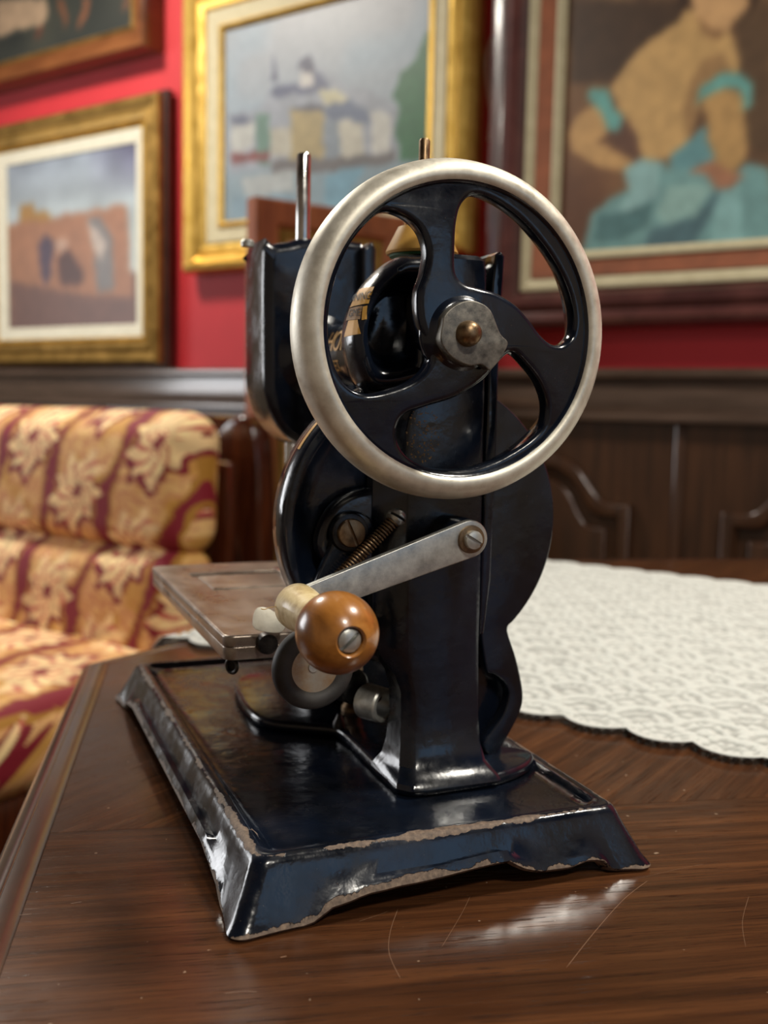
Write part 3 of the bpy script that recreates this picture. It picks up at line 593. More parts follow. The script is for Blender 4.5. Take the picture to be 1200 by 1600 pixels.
def cushion(name, x0, x1, y0, y1, z0, z1, rad, bulge, n=64, tilt=0.0, taper=0.0, pat='xz'):
    bm = bmesh.new(); bmesh.ops.create_cube(bm, size=2)
    bmesh.ops.subdivide_edges(bm, edges=bm.edges[:], cuts=n, use_grid_fill=True)
    me = bpy.data.meshes.new(name); bm.to_mesh(me); bm.free()
    p = vcoords(me); h = np.array([(x1-x0)/2, (y1-y0)/2, (z1-z0)/2]); c = np.array([(x0+x1)/2, (y0+y1)/2, (z0+z1)/2])
    q = p*h; inner = np.clip(q, -(h-rad), h-rad); d = q-inner; L = np.linalg.norm(d, axis=1, keepdims=True)
    q2 = np.where(L > 1e-9, inner+d/np.maximum(L, 1e-9)*rad, q)
    b = (1-np.abs(p[:, 0])**3)*(1-np.abs(p[:, 2 if pat == 'xz' else 1])**3)
    if pat == 'xz': q2[:, 1] += np.sign(p[:, 1])*bulge*b
    else: q2[:, 2] += np.sign(p[:, 2])*bulge*b
    q2[:, 0] *= 1 + taper*(q2[:, 2]/h[2])
    q2[:, 1] += tilt*(q2[:, 2]+h[2])
    P3 = q2+c
    P3 += .004*(vnoise(P3[:, 0]*14, P3[:, 2]*14+P3[:, 1]*9, 3)-.5)[:, None]
    me.vertices.foreach_set('co', P3.ravel()); me.update()
    cols = damask(P3[:, 0], P3[:, 2] - P3[:, 1]*.8) if pat != 'xz' else damask(P3[:, 0], P3[:, 2])
    set_col(me, 'Col', np_lin(cols))
    return me
ch = thing('armchair', 'gold and red damask upholstered armchair beyond the table corner', 'armchair', (-1.75, 1.25, 0))
offs(part('upper_back_cushion', cushion('ubc', -2.04, -1.330, 1.27, 1.39, .684, .956, .060, .02, n=110, tilt=.10, taper=-.02), FABRIC, ch, 60), ch)
offs(part('lower_back_cushion', cushion('lbc', -2.03, -1.330, 1.25, 1.37, .45, .708, .050, .02, n=110, tilt=.06), FABRIC, ch, 60), ch)
offs(part('seat_cushion', cushion('sc', -2.02, -1.26, .80, 1.31, .38, .512, .055, .02, n=110, pat='xy'), FABRIC, ch, 60), ch)
offs(part('seat_frame', boxm('sf', -1.98, -1.29, .83, 1.46, .26, .385, .012), BENCHWOOD, ch), ch)
offs(part('back_board', boxm('bb', -1.99, -1.36, 1.425, 1.46, .30, .86, .012), BENCHWOOD, ch), ch)
leg_me = lathe('leg', [(0, 0), (.018, 0), (.022, .02), (.02, .05), (.03, .20), (.032, .265), (0, .265)], n=20)
for lx, ly in ((-1.92, .88), (-1.34, .88), (-1.92, 1.41), (-1.34, 1.41)):
    o = part('leg', leg_me, BENCHWOOD, ch); o.location = (lx+1.75, ly-1.25, 0)

# ------------------------------------------------------------------ octagonal table
TC = (0.242, 0.922); AP = 0.922      # centre, apothem
tb = thing('table', 'octagonal dark oak table with glossy top under the sewing machine', 'table', (TC[0], TC[1], 0))
def octagon(ap):
    r = ap/math.cos(PI/8); return [(r*math.cos(PI/8+i*PI/4), r*math.sin(PI/8+i*PI/4)) for i in range(8)]
def clip(poly, p, nrm):
    out = []
    for i in range(len(poly)):
        a, b = Vector(poly[i-1]), Vector(poly[i]); da, db = (a-p).dot(nrm), (b-p).dot(nrm)
        if da >= 0: out.append(tuple(a))
        if da*db < 0: out.append(tuple(a+(b-a)*da/(da-db)))
    return out
inner = octagon(AP-.024)
jp = Vector((-.1927-TC[0], .5394-TC[1])); jn = Vector((-1, 1)).normalized()
part('veneer_leaf', fill('veneer', [clip(inner, jp+jn*.0002, jn)], T-.03, T, 0, 'XY'), TABLE_D, tb)
part('veneer_leaf', fill('veneer', [clip(inner, jp-jn*.0002, -jn)], T-.03, T, 0, 'XY'), TABLE_C, tb)
# moulded edge, eight mitred lengths
for i in range(8):
    prof = [(-.0242, T-.032), (-.0242, T-.0008), (-.0225, T+.0004), (-.0125, T+.0004), (-.0115, T-.0012), (-.0100, T-.0008), (-.006, T-.0016), (-.002, T-.005), (.0, T-.012), (-.002, T-.02), (.001, T-.028), (-.004, T-.034)]
    loops = []
    for e in (i, i+1):
        l = []
        for off, z_ in prof:
            ox, oy = octagon(AP+off)[e % 8]; l.append((ox, oy, z_))
        loops.append(l)
    part('edge_moulding', loft('edge', loops), TABLE_EDGE, tb, 40)
part('apron', fill('apron', [octagon(AP-.12), octagon(AP-.15)], T-.12, T-.031, .002, 'XY'), TABLE_EDGE, tb)
part('pedestal', lathe('pedestal', [(0, .06), (.10, .06), (.12, .10), (.08, .20), (.10, .34), (.13, .45), (.09, .56), (.14, .66), (.22, .70), (.22, T-.032), (0, T-.032)], n=40), TABLE_EDGE, tb)
foot = catmull([(.0, .12), (.12, .13), (.26, .09), (.40, .03), (.46, 0.0), (.40, .0), (.30, .03), (.16, .05), (0, .05)], 4)
ft_me = fill('pedestal_foot', [foot], -.035, .035, .008)
for i in range(4):
    o = part('pedestal_foot', ft_me, TABLE_EDGE, tb); o.rotation_euler = (0, 0, PI/4+i*PI/2)

SCRATCH = mat('pale_scratch', (0.50, 0.38, 0.29), 0.5)
def scratch(pts, w):
    v, f = [], []
    pts = catmull(pts, 6, False)
    for i, p_ in enumerate(pts):
        a_ = Vector(pts[min(i+1, len(pts)-1)])-Vector(pts[max(i-1, 0)]); n2 = Vector((-a_.y, a_.x)).normalized()*w*(1 if 0 < i < len(pts)-1 else .2)
        v += [(p_[0]+n2.x-TC[0], p_[1]+n2.y-TC[1], T+.00006), (p_[0]-n2.x-TC[0], p_[1]-n2.y-TC[1], T+.00006)]
    for i in range(len(pts)-1): f.append((2*i, 2*i+1, 2*i+3, 2*i+2))
    return pyd('scratch', v, f)
for pts, w_ in SCRATCHES: part('scratch', scratch(pts, w_*.6), SCRATCH, tb, 0)

# ------------------------------------------------------------------ lace runner
def lace():
    x0, x1, y0, y1 = -.708, .30, .648, 1.292
    st = .0030; nx = int((x1-x0)/st); ny = int((y1-y0)/st)
    U = np.linspace(0, 1, nx); V = np.linspace(0, 1, ny); U, V = np.meshgrid(U, V)
    X = x0+(x1-x0)*U
    per = .046; sc = np.abs(np.sin(PI*(X-x0)/per))**.7
    Yn = y0-.014*sc; Yf = y1+.014*sc; Y = Yn+(Yf-Yn)*V
    scl = np.abs(np.sin(PI*(Y-y0)/per))**.7; X = X - .010*scl*np.clip(1-U*30, 0, 1)
    # shells: offset rows of overlapping fans
    ph = .052; row = np.floor((Y-y0)/(ph*.62)); fy = (Y-y0)/(ph*.62)-row
    fx = (X-x0)/per+.5*(row % 2); cxl = np.floor(fx); dx = (fx-cxl-.5)*per; dy = (fy)*ph*.62
    r = np.hypot(dx, dy*.95)+.004*(vnoise(X*80, Y*80, 12)-.5); th = np.arctan2(dy, dx)
    rings = .5+.5*np.cos(r*2*PI/.0115); spokes = .5+.5*np.cos(th*14)
    edge = np.clip(1-np.abs(r-.024)/.0022, 0, 1)
    n = vnoise(X*260, Y*260, 3)
    wob = vnoise(X*55, Y*55, 9)
    dens = .10+.80*rings*spokes*(.45+.9*wob)+.70*edge+.28*n
    dens = np.maximum(dens, np.clip(1-np.abs(r-.0205)/.0015, 0, 1)*.9)
    bd = np.minimum(Y-Yn, Yf-Y); hem = (bd < .004); dens = np.where(hem, 1.0, dens)
    lad = (bd >= .004) & (bd < .011); dens = np.where(lad, np.where(np.sin((X-x0)*2*PI/.0062) > .1, 1.0, .05), dens)
    dens = np.clip(dens, 0, 1)
    Zz = T+.0012+.0034*dens+.0012*vnoise(X*9, Y*9, 6)
    Zz = np.where(X < -.684, Zz-(np.clip(-.684-X, 0, 1)*.9), Zz)
    vv = np.stack([X, Y, Zz], -1).reshape(-1, 3); idx = np.arange(nx*ny).reshape(ny, nx)
    f = np.stack([idx[:-1,:-1], idx[:-1,1:], idx[1:,1:], idx[1:,:-1]], -1).reshape(-1, 4)
    me = bpy.data.meshes.new('lace'); me.from_pydata(vv.tolist(), [], f.tolist()); me.update()
    d = dens.reshape(-1, 1); set_col(me, 'Col', np.repeat(d, 3, 1))
    return me
m = mat('white_lace', (0.80, 0.81, 0.79), 0.85); t = NT(m)
a = t.n('ShaderNodeAttribute'); a.attribute_name = 'Col'
tr = t.n('ShaderNodeBsdfTransparent'); mx = t.n('ShaderNodeMixShader')
t.l(t.mr(a.outputs['Fac'], .18, .60, .42, 1.0), mx.inputs[0]); t.l(tr.outputs[0], mx.inputs[1]); t.l(t.b.outputs[0], mx.inputs[2])
t.l(mx.outputs[0], t.t.nodes['Material Output'].inputs['Surface'])
t.bump(t.noise(t.obj(), 900, 2), .4, .0008)
lc = link('lace_runner', lace(), m, None, 60)
sm = lc.modifiers.new('thickness', 'SOLIDIFY'); sm.thickness = .0008; sm.offset = -1
tag(lc, 'white scalloped lace table runner lying on the dark oak table', 'tablecloth')

# ================================================================== the sewing machine
MO = (-0.2730, 0.2934, T); MROT = 0.9912
sm_ = thing('sewing_machine', 'antique black hand crank sewing machine with chipped enamel standing on the table', 'sewing machine', MO, MROT)
# ---- base tray
BW, BL = 0.200, 0.3600
def interp(x, keys):
    for (a, va), (b, vb) in zip(keys, keys[1:]):
        if x <= b:
            t_ = (x-a)/(b-a); t_ = t_*t_*(3-2*t_); return va+(vb-va)*t_
    return keys[-1][1]
FK = [(0, 0), (.030, 0), (.044, .0065), (.060, .0095), (.075, .0105), (.125, .0135), (.133, .0085), (.142, .0060), (.157, .0055), (.168, .0075), (.174, .0065), (.181, .0008), (.2, 0)]
def sidez(s, L): return interp(min(s, L-s), [(0, 0), (.028, 0), (.040, .006), (.055, .009), (.07, .0115), (1, .0115)])
def rr_param(nx=44, ny=70, nc=8):
    """points round a unit rounded rectangle: (side fraction codes)"""
    out = []
    for i in range(nx): out.append(('b', i/nx))
    for i in range(nc): out.append(('c0', i/nc))
    for i in range(ny): out.append(('r', i/ny))
    for i in range(nc): out.append(('c1', i/nc))
    for i in range(nx): out.append(('t', i/nx))
    for i in range(nc): out.append(('c2', i/nc))
    for i in range(ny): out.append(('l', i/ny))
    for i in range(nc): out.append(('c3', i/nc))
    return out
PAR = rr_param()
def rrect(ins, rad):
    x0, x1, y0, y1 = ins, BW-ins, ins, BL-ins; o = []
    for k_, t_ in PAR:
        if k_ == 'b': p = (x0+rad+(x1-x0-2*rad)*t_, y0)
        elif k_ == 'r': p = (x1, y0+rad+(y1-y0-2*rad)*t_)
        elif k_ == 't': p = (x1-rad-(x1-x0-2*rad)*t_, y1)
        elif k_ == 'l': p = (x0, y1-rad-(y1-y0-2*rad)*t_)
        else:
            ci = int(k_[1]); cx, cy = [(x1-rad, y0+rad), (x1-rad, y1-rad), (x0+rad, y1-rad), (x0+rad, y0+rad)][ci]
            a0 = [-PI/2, 0, PI/2, PI][ci]; a_ = a0+PI/2*t_; p = (cx+rad*math.cos(a_), cy+rad*math.sin(a_))
        o.append(p)
    return o
ref = rrect(0, .008); ZB = []
for (k_, t_), (bx, by) in zip(PAR, ref):
    ZB.append(interp(bx, FK) if k_ == 'b' else sidez(bx, BW) if k_ == 't' else sidez(by, BL) if k_ in 'rl' else 0.0)
rows = [(.0035, None, 0.0, 1.0), (.0006, None, .0004, 1.0), (-.0006, None, .0018, 1.0), (.0004, None, .0038, .62), (.0016, None, .0060, .10), (.0052, .0165, 0, 0.0), (.0078, .0230, 0, .0), (.0090, .0258, 0, .12),
        (.0102, .0276, 0, .62), (.0116, .0286, 0, .95), (.0132, .0289, 0, .55), (.0152, .0287, 0, .05), (.0170, .0280, 0, .05), (.0184, .0264, 0, .25), (.0198, .0256, 0, .0), (.0225, .0248, 0, 0.0), (.026, .0246, 0, 0.0)]
loops = []; edge = []
for ins, z_, dz, ev in rows:
    lp = []
    pts = rrect(ins, max(.008-ins*.15, .004) if ins < .0105 else .006)
    for (x_, y_), zb_ in zip(pts, ZB):
        zz = z_ if z_ is not None else zb_+dz
        cd_ = min(math.hypot(x_-cx, y_-cy) for cx in (0, BW) for cy in (0, BL))
        fl = .0038*math.exp(-(cd_/.016)**2)*max(0, 1-zz/.022)
        ox, oy = (x_-BW/2), (y_-BL/2)
        x2 = x_+math.copysign(fl, ox); y2 = y_+math.copysign(fl, oy)
        lp.append((x2, y2, zz)); edge.append(ev)
    loops.append(lp)
under = []
for ins, z_, dz in ((.0065, None, .0012), (.011, .019, 0), (.02, .020, 0)):
    lp = []
    for (x_, y_), zb_ in zip(rrect(ins, .006), ZB): lp.append((x_, y_, z_ if z_ is not None else zb_+dz))
    under.append(lp)
allv = list(reversed(under))+loops
me = loft('base', allv); n_ = len(PAR)
ev = np.array([0.3]*(3*n_)+edge); set_col(me, 'edge', np.repeat(ev[:, None], 3, 1))
base = part('base', me, ENAMEL_CHIP, sm_, 50)

# ---- cast foot plate on the base
fp = [(.150, .0595), (.168, .066), (.180, .075), (.1855, .085), (.181, .095), (.168, .102), (.158, .112), (.156, .16), (.165, .20), (.166, .27), (.150, .295), (.09, .295), (.066, .275), (.0585, .235), (.0575, .200), (.064, .182), (.080, .170), (.094, .160), (.0975, .150), (.0970, .110), (.0965, .075), (.098, .064), (.106, .0585), (.125, .0582)]
part('foot_plate', fill('foot_plate', [catmull(fp, 4)], .0244, .0315, .003, 'XY', 3), ENAMEL, sm_, 60)
part('foot_screw', lathe('fs', [(0, .031), (.0035, .031), (.0035, .034), (.002, .037), (.0012, .039), (0, .039)], (.0985, .157, 0), n=16), DARKSTEEL, sm_)

# ---- column
secs = [(.0285, .0965, .153, .0575, .100, .006), (.031, .0970, .152, .0585, .099, .006), (.0335, .099, .150, .0615, .098, .006), (.037, .1010, .1478, .0655, .096, .006), (.046, .1025, .1462, .0690, .094, .005), (.060, .1030, .1452, .070, .092, .005),
        (.074, .1025, .1448, .07, .092, .005), (.083, .0995, .1445, .07, .092, .006), (.090, .0945, .1442, .07, .092, .010), (.098, .0910, .144, .07, .092, .012), (.115, .0895, .144, .07, .092, .013), (.16, .0880, .1435, .07, .092, .013),
        (.205, .0880, .143, .07, .092, .012), (.218, .0925, .143, .07, .092, .010), (.230, .103, .1427, .07, .092, .008), (.24, .107, .1425, .07, .092, .006), (.284, .108, .1418, .07, .092, .006), (.290, .1085, .1412, .0705, .0915, .006), (.2925, .111, .139, .073, .089, .004)]
loops = []
for z_, xl, xr, yf, yb, chm in secs:
    r_ = .0035; lp = [(xl, yb), (xl, yf+chm+.001), (xl+.0006, yf+chm), (xl+chm-.001, yf+.0008), (xl+chm+.001, yf), (xr-r_, yf), (xr-r_*.3, yf+r_*.3), (xr, yf+r_), (xr, yb)]
    loops.append([(a_, b_, z_) for a_, b_ in lp])
column = part('column', loft('column', loops), ENAMEL, sm_, 30)
# gold specks left of an old transfer on the column
def specks(cx, cz, y, n, rx, rz, s0, s1):
    v, f = [], []
    for _ in range(n):
        a_ = random.uniform(0, 2*PI); q = math.sqrt(random.random()); x_, z_ = cx+rx*q*math.cos(a_), cz+rz*q*math.sin(a_); s = random.uniform(s0, s1)
        b0 = len(v); k2 = 5; r0 = random.uniform(0, 6)
        for j in range(k2):
            rr_ = s*random.uniform(.5, 1.2); v.append((x_+rr_*math.cos(r0+j*2*PI/k2), y, z_+rr_*math.sin(r0+j*2*PI/k2)))
        f.append(tuple(range(b0+k2-1, b0-1, -1)))
    return pyd('specks', v, f)
o = part('worn_gold_transfer', specks(.1085, .2045, .0699, 130, .009, .014, .0002, .0007), GOLD_DULL, column, 0); o['kind'] = 'stuff'
# raised rib down the right-hand edge
rib = [(.1435, .102), (.1465, .102), (.1495, .13), (.1502, .20), (.1500, .262), (.1512, .282), (.1516, .2935), (.1490, .2955), (.1462, .2935), (.1445, .280), (.1440, .20)]
part('edge_rib', fill('edge_rib', [rib], .0715, .094, .0014), ENAMEL, sm_, 40)

# ---- round gear housing
DC = (.1195, 0, .158)
disc = part('gear_housing', lathe('gear_housing', [(0, .0945), (.060, .0945), (.066, .0935), (.0685, .0915), (.0715, .0902), (.0742, .0908), (.0757, .0930), (.0757, .1085), (.0742, .1110), (0, .1115)], DC, 'Y', 96), ENAMEL, sm_, 40)
def arcband(name, r, y0, y1, a0, a1, n=30, m=None, parent=None):
    v, f = [], []
    for i in range(n+1):
        a_ = a0+(a1-a0)*i/n
        for y_ in (y0, y1): v.append((DC[0]+r*math.cos(a_), y_, DC[2]+r*math.sin(a_)))
    for i in range(n): f.append((2*i, 2*i+1, 2*i+3, 2*i+2))
    return part(name, pyd(name, v, f), m, parent, 60)
arcband('gold_line', .0760, .0962, .1000, 2.25, 2.62, 30, GOLD, disc)
arcband('gold_line', .0760, .1025, .1032, 2.0, 2.80, 30, GOLD_DULL, disc)
# boss that carries the pivots, web towards the column
webp = [(.060, .150), (.066, .166), (.080, .176), (.100, .178), (.115, .176), (.115, .140), (.095, .135), (.078, .132), (.066, .138)]
part('pivot_boss', fill('pivot_boss', [catmull(webp, 4)], .0845, .096, .004, res=3), ENAMEL, sm_, 50)
sect = [(DC[0]+.0752*math.cos(a_), DC[2]+.0752*math.sin(a_)) for a_ in np.linspace(math.radians(64), math.radians(-46), 40)]
tl = catmull([sect[-2], sect[-1]]+TAIL[1:-1]+[(.1515, .105), (.1515, .110)], 4, False)[4:]
tail = part('hooked_plate', fill('hooked_plate', [sect[:-1]+tl+[(.1515, .222)]], .0868, .0945, .0012, res=3), ENAMEL, sm_, 40)
part('inner_web', boxm('inner_web', .118, .1735, .0965, .106, .0310, .110, .002), ENAMEL, sm_)

# ---- neck and arm
nk = catmull([(x_+.0030, z_) for x_, z_ in NECK], 4); nN = len(nk); ncx, ncz = .098, .258; ax_, az_ = .113, .248
def nring(s, y): return [(ncx+(x_-ncx)*s, y, ncz+(z_-ncz)*s) for x_, z_ in nk]
def aring(r, y):
    l = []
    for x_, z_ in nk:
        a_ = math.atan2(z_-az_, x_-ax_); l.append((ax_+r*math.cos(a_), y, az_+r*math.sin(a_)))
    return l
def mixr(a_, b_, t_): return [tuple(p*(1-t_)+q*t_ for p, q in zip(u_, v_)) for u_, v_ in zip(a_, b_)]
nl = [nring(.45, .096), nring(.55, .091), nring(.61, .084), nring(.67, .0785), nring(.74, .0750), nring(.82, .0742), nring(.90, .0760), nring(.96, .0800), nring(.995, .085), nring(1.0, .0885), nring(.985, .094),
      mixr(nring(.95, .098), aring(.020, .098), .15), mixr(nring(.90, .102), aring(.020, .102), .5), mixr(nring(.85, .106), aring(.020, .106), .85), aring(.0195, .113), aring(.0190, .14), aring(.0185, .17), aring(.0180, .20), aring(.0185, .232), aring(.022, .244), aring(.030, .250)]
arm_me = loft('arm', nl); arm = part('arm', arm_me, ENAMEL, sm_, 60)
bvh = BVHTree.FromPolygons([v.co for v in arm_me.vertices], [p.vertices for p in arm_me.polygons])
def project_text(name, s, size, y_c, z_c, m, parent, offset=.0004, shear=0.0, spacing=1.0):
    """lay lettering on the arm's left flank, reading from the head towards the column"""
    me = text_mesh(name, s, size, 0.0, shear, spacing)
    bm = bmesh.new(); bm.from_mesh(me); bmesh.ops.subdivide_edges(bm, edges=bm.edges[:], cuts=1); bmesh.ops.triangulate(bm, faces=bm.faces); bm.to_mesh(me); bm.free()
    for v in me.vertices:
        y_, z_ = y_c-v.co.x, z_c+v.co.y
        h = bvh.ray_cast(Vector((-.05, y_, z_)), Vector((1, 0, 0)))
        if h[0] is None: v.co = Vector((.09, y_, z_))
        else: v.co = h[0]-Vector((offset, 0, 0))
    return part(name, me, m, parent, 60)
def project_patch(name, pts, m, parent, offset=.0003, n=14):
    """gold leaf field on the neck, outline in (y, z)"""
    ys = [p[0] for p in pts]; zs = [p[1] for p in pts]
    v, f, ix = [], [], {}
    for i in range(n+1):
        for j in range(n+1):
            t_ = i/n; s_ = j/n
            a_ = tuple(pts[0][k2]*(1-s_)+pts[1][k2]*s_ for k2 in (0, 1)); b_ = tuple(pts[3][k2]*(1-s_)+pts[2][k2]*s_ for k2 in (0, 1))
            y_, z_ = (a_[k2]*(1-t_)+b_[k2]*t_ for k2 in (0, 1))
            h = bvh.ray_cast(Vector((-.05, y_, z_)), Vector((1, 0, 0)))
            v.append((h[0]-Vector((offset, 0, 0))) if h[0] is not None else Vector((.1, y_, z_)))
    for i in range(n):
        for j in range(n): f.append((i*(n+1)+j, i*(n+1)+j+1, (i+1)*(n+1)+j+1, (i+1)*(n+1)+j))
    return part(name, pyd(name, v, f), m, parent, 60)
project_text('gold_lettering', 'HOH', .0165, .1610, .2530, GOLD, arm, spacing=.95)
project_text('gold_lettering', 'ET', .0085, .1640, .2395, GOLD, arm)
PD = Vector((.62, .785, 0)).normalized(); PR_ = Vector((PD.y, -PD.x, 0))
def on_neck(u, z, off):
    u = u*.80-.0034
    while True:                                    # past the silhouette: slide back onto the casting
        h = bvh.ray_cast(Vector((.0810, .079, z))+PR_*u-PD*.1, PD)
        if h[0] is not None and h[0].y < .0965: return h[0]-PD*off
        u += .0003
        if u > .03: return Vector((.0810, .079, z))
def neck_patch(name, quad, m, off=.0004, n=16):
    v, f = [], []
    for i in range(n+1):
        for j in range(n+1):
            t_, s_ = i/n, j/n
            a_ = [quad[0][k2]*(1-s_)+quad[1][k2]*s_ for k2 in (0, 1)]; b_ = [quad[3][k2]*(1-s_)+quad[2][k2]*s_ for k2 in (0, 1)]
            v.append(on_neck(a_[0]*(1-t_)+b_[0]*t_, a_[1]*(1-t_)+b_[1]*t_, off))
    for i in range(n):
        for j in range(n): f.append((i*(n+1)+j, i*(n+1)+j+1, (i+1)*(n+1)+j+1, (i+1)*(n+1)+j))
    return part(name, pyd(name, v, f), m, arm, 60)
def neck_text(name, s, size, u, z, m, off=.0008):
    me = text_mesh(name, s, size, 0.0)
    bm = bmesh.new(); bm.from_mesh(me); bmesh.ops.subdivide_edges(bm, edges=bm.edges[:], cuts=1); bmesh.ops.triangulate(bm, faces=bm.faces); bm.to_mesh(me); bm.free()
    for v in me.vertices: v.co = on_neck(u+v.co.x, z+v.co.y, off)
    return part(name, me, m, arm, 60)
neck_patch('gold_band', [(-.0085, .2655), (.0072, .2665), (.0090, .2748), (-.0040, .2748)], GOLD)
neck_text('dark_lettering', 'NNING', .0056, -.0008, .2702, DARKTXT)
neck_patch('brown_crest_field', [(-.0105, .2590), (.0025, .2590), (.0030, .2655), (-.0085, .2650)], GOLD_DULL)
neck_text('dark_lettering', 'GME', .0052, -.0030, .2622, DARKTXT)
neck_patch('gold_block', [(.0035, .2585), (.0065, .2590), (.0065, .2655), (.0035, .2650)], GOLD)
neck_patch('gold_crest', [(-.0110, .2510), (.0035, .2520), (.0005, .2588), (-.0075, .2588)], GOLD)

# ---- head
hd = catmull([(x_+.012*max(0, min(1, (.11-x_)/.035)), z_) for x_, z_ in HEAD], 3)
head = part('head', fill('head', [hd], .248, .302, .007, res=4), ENAMEL, sm_, 50)
part('face_plate', fill('face_plate', [[(.104+(x_-.104)*.93, .256+(z_-.256)*.95) for x_, z_ in hd]], .301, .306, .001), CHROME, head)
rb = [(.1385, .318), (.1455, .3225), (.1480, .318), (.1475, .225), (.1440, .214), (.1400, .222)]
part('edge_rib', fill('edge_rib', [rb], .240, .262, .002), ENAMEL, head)
part('corner_screw', lathe('cs', [(0, 0), (.0042, 0), (.0042, .003), (.003, .0042), (0, .0045)], (.0685, .262, .3165), n=16), STEEL, head)
part('needle_bar', lathe('needle_bar', [(0, .122), (.0028, .122), (.0028, .20), (0, .20)], (.106, .290, 0), n=16), CHROME, sm_)
part('presser_bar', lathe('presser_bar', [(0, .108), (.0030, .108), (.0030, .20), (0, .20)], (.106, .272, 0), n=16), CHROME, sm_)
part('presser_foot', joinm('pf', [boxm('pf', .098, .114, .268, .300, .1012, .1030, .0006), boxm('pf', .102, .110, .268, .276, .103, .112, .001)]), CHROME, sm_)
part('needle', lathe('needle', [(0, .104), (.0006, .106), (.0009, .122), (0, .122)], (.106, .290, 0), n=10), CHROME, sm_)
# head spool pin
part('spool_pin', lathe('spool_pin', [(0, .318), (.0047, .318), (.0047, .378), (.0040, .3795), (0, .3797)], (HEADPIN[0], .27, 0), n=24), CHROME, sm_)
part('spool_pin', lathe('spool_pin2', [(0, .288), (.0028, .288), (.0028, .3515), (.0022, .3526), (0, .3527)], (.1190, .101, 0), n=20), BRONZE, sm_)

# ---- hand wheel
hw = bpy.data.objects.new('hand_wheel', None)
RC = (.1130, .048, .2530)
silver = [(.0672, -.0098), (.0680, -.0108), (.0697, -.0115), (.073, -.0105), (.0762, -.0075), (.0780, -.002), (.0783, .003), (.077, .008), (.073, .0105), (.069, .0112), (.0672, .0104), (.0672, -.0098)]
black = [(.0676, -.0100), (.0664, -.0094), (.0650, -.0068), (.0642, -.0030), (.0640, .002), (.0648, .008), (.0676, .0106), (.0676, -.0100)]
wheel = part('hand_wheel', lathe('hand_wheel', silver, RC, 'Y', 128), NICKEL, sm_, 50)
wheel['label'] = 'worn nickel rim of the hand wheel'
part('rim_channel', lathe('rim_channel', black, RC, 'Y', 128), ENAMEL, wheel, 50)
circ = [(RC[0]+.0708*math.cos(2*PI*i/120), RC[2]+.0708*math.sin(2*PI*i/120)) for i in range(120)]
web = fill('spokes', [circ]+[catmull(h, 5) for h in (HOLE_UR, HOLE_L, HOLE_LR)], .0400, .0500, .0030, res=4)
bm = bmesh.new(); bm.from_mesh(web); bmesh.ops.triangulate(bm, faces=[f for f in bm.faces if len(f.verts) > 4])
bmesh.ops.subdivide_edges(bm, edges=[e for e in bm.edges if e.calc_length() > .012], cuts=2); bm.to_mesh(web); bm.free()
for v in web.vertices:
    r_ = math.hypot(v.co.x-RC[0], v.co.z-RC[2]); v.co.y -= .0075*max(0, 1-(r_/.066)**2)
part('spokes', web, ENAMEL, wheel, 40)
HC = (.1105, 0, .2515)
part('hub', lathe('hub', [(0, .0305), (.0140, .0305), (.0155, .0315), (.0172, .0335), (.0195, .0355), (.0200, .0370), (.0185, .0420), (.0090, .0440), (.0075, .072), (0, .072)], HC, 'Y', 64), ENAMEL, wheel, 50)
part('cam_washer', fill('cam_washer', [catmull(CAM, 3)], .0255, .0315, .0006), ROUGHSTEEL, wheel, 40)
hsx, hsz = HUBSCREW
scr_ = part('hub_screw', lathe('hub_screw', [(0, .0258), (.0058, .0258), (.0058, .0240), (.0050, .0212), (.0032, .0196), (.0012, .0190), (0, .0190)], (hsx+.001, 0, hsz), 'Y', 32), BRONZE, wheel, 60)

def slot_screw(name, x, z, y_back, y_front, r, m, ang, parent, dome=.35, slot_w=.16):
    """slotted round-head screw facing the viewer: two half heads with a real groove"""
    h = y_back-y_front; gw = r*slot_w; gd = h*.55; ms = []
    for sgn in (1, -1):
        n2 = 20; lim = math.acos(gw/r)
        def halfring(rr, y_):
            pts = []
            for i in range(n2+1):
                a_ = -lim+2*lim*i/n2; pts.append((max(rr*math.cos(a_), gw) if rr > gw else gw, rr*math.sin(a_)))
            return [(p[0]*sgn, y_, p[1]*sgn) for p in pts]
        lp = [halfring(r, y_front+h*dome+.0001), halfring(r*.93, y_front+h*dome*.45), halfring(r*.75, y_front+h*.10), halfring(r*.4, y_front), ]
        lp = [halfring(r, y_front+gd)]+lp
        ms.append(loft('half', lp))
    ms.append(lathe('shank', [(0, y_front+gd), (r, y_front+gd), (r, y_back), (0, y_back)], (0,0,0), 'Y', 32))
    me = joinm(name, ms)
    me.transform(Matrix.Translation((x, 0, z)) @ Matrix.Rotation(ang, 4, 'Y'))
    return part(name, me, m, parent, 40)

# ---- crank
cpx, cpz = CRANK_PIVOT; cex, cez = CRANK_END
dx, dz = cex-cpx, cez-cpz; L = math.hypot(dx, dz); ux, uz = dx/L, dz/L; nx_, nz_ = -uz, ux
def capsule(r0, r1, n=20):
    a0 = math.atan2(uz, ux); pts = []
    for i in range(n+1):
        a_ = a0+PI/2+PI*i/n; pts.append((cpx+r0*math.cos(a_), cpz+r0*math.sin(a_)))
    for i in range(n+1):
        a_ = a0-PI/2+PI*i/n; pts.append((cex+r1*math.cos(a_), cez+r1*math.sin(a_)))
    return pts
crank = part('crank_arm', fill('crank_arm', [capsule(.0090, .0066)], .0440, .0480, .0006), STEEL, sm_, 40)
part('pivot_washer', lathe('pw', [(0, .0442), (.0066, .0442), (.0068, .0436), (.0066, .0425), (.0050, .0422), (0, .0422)], (cpx, 0, cpz), 'Y', 40), BRONZE, crank)
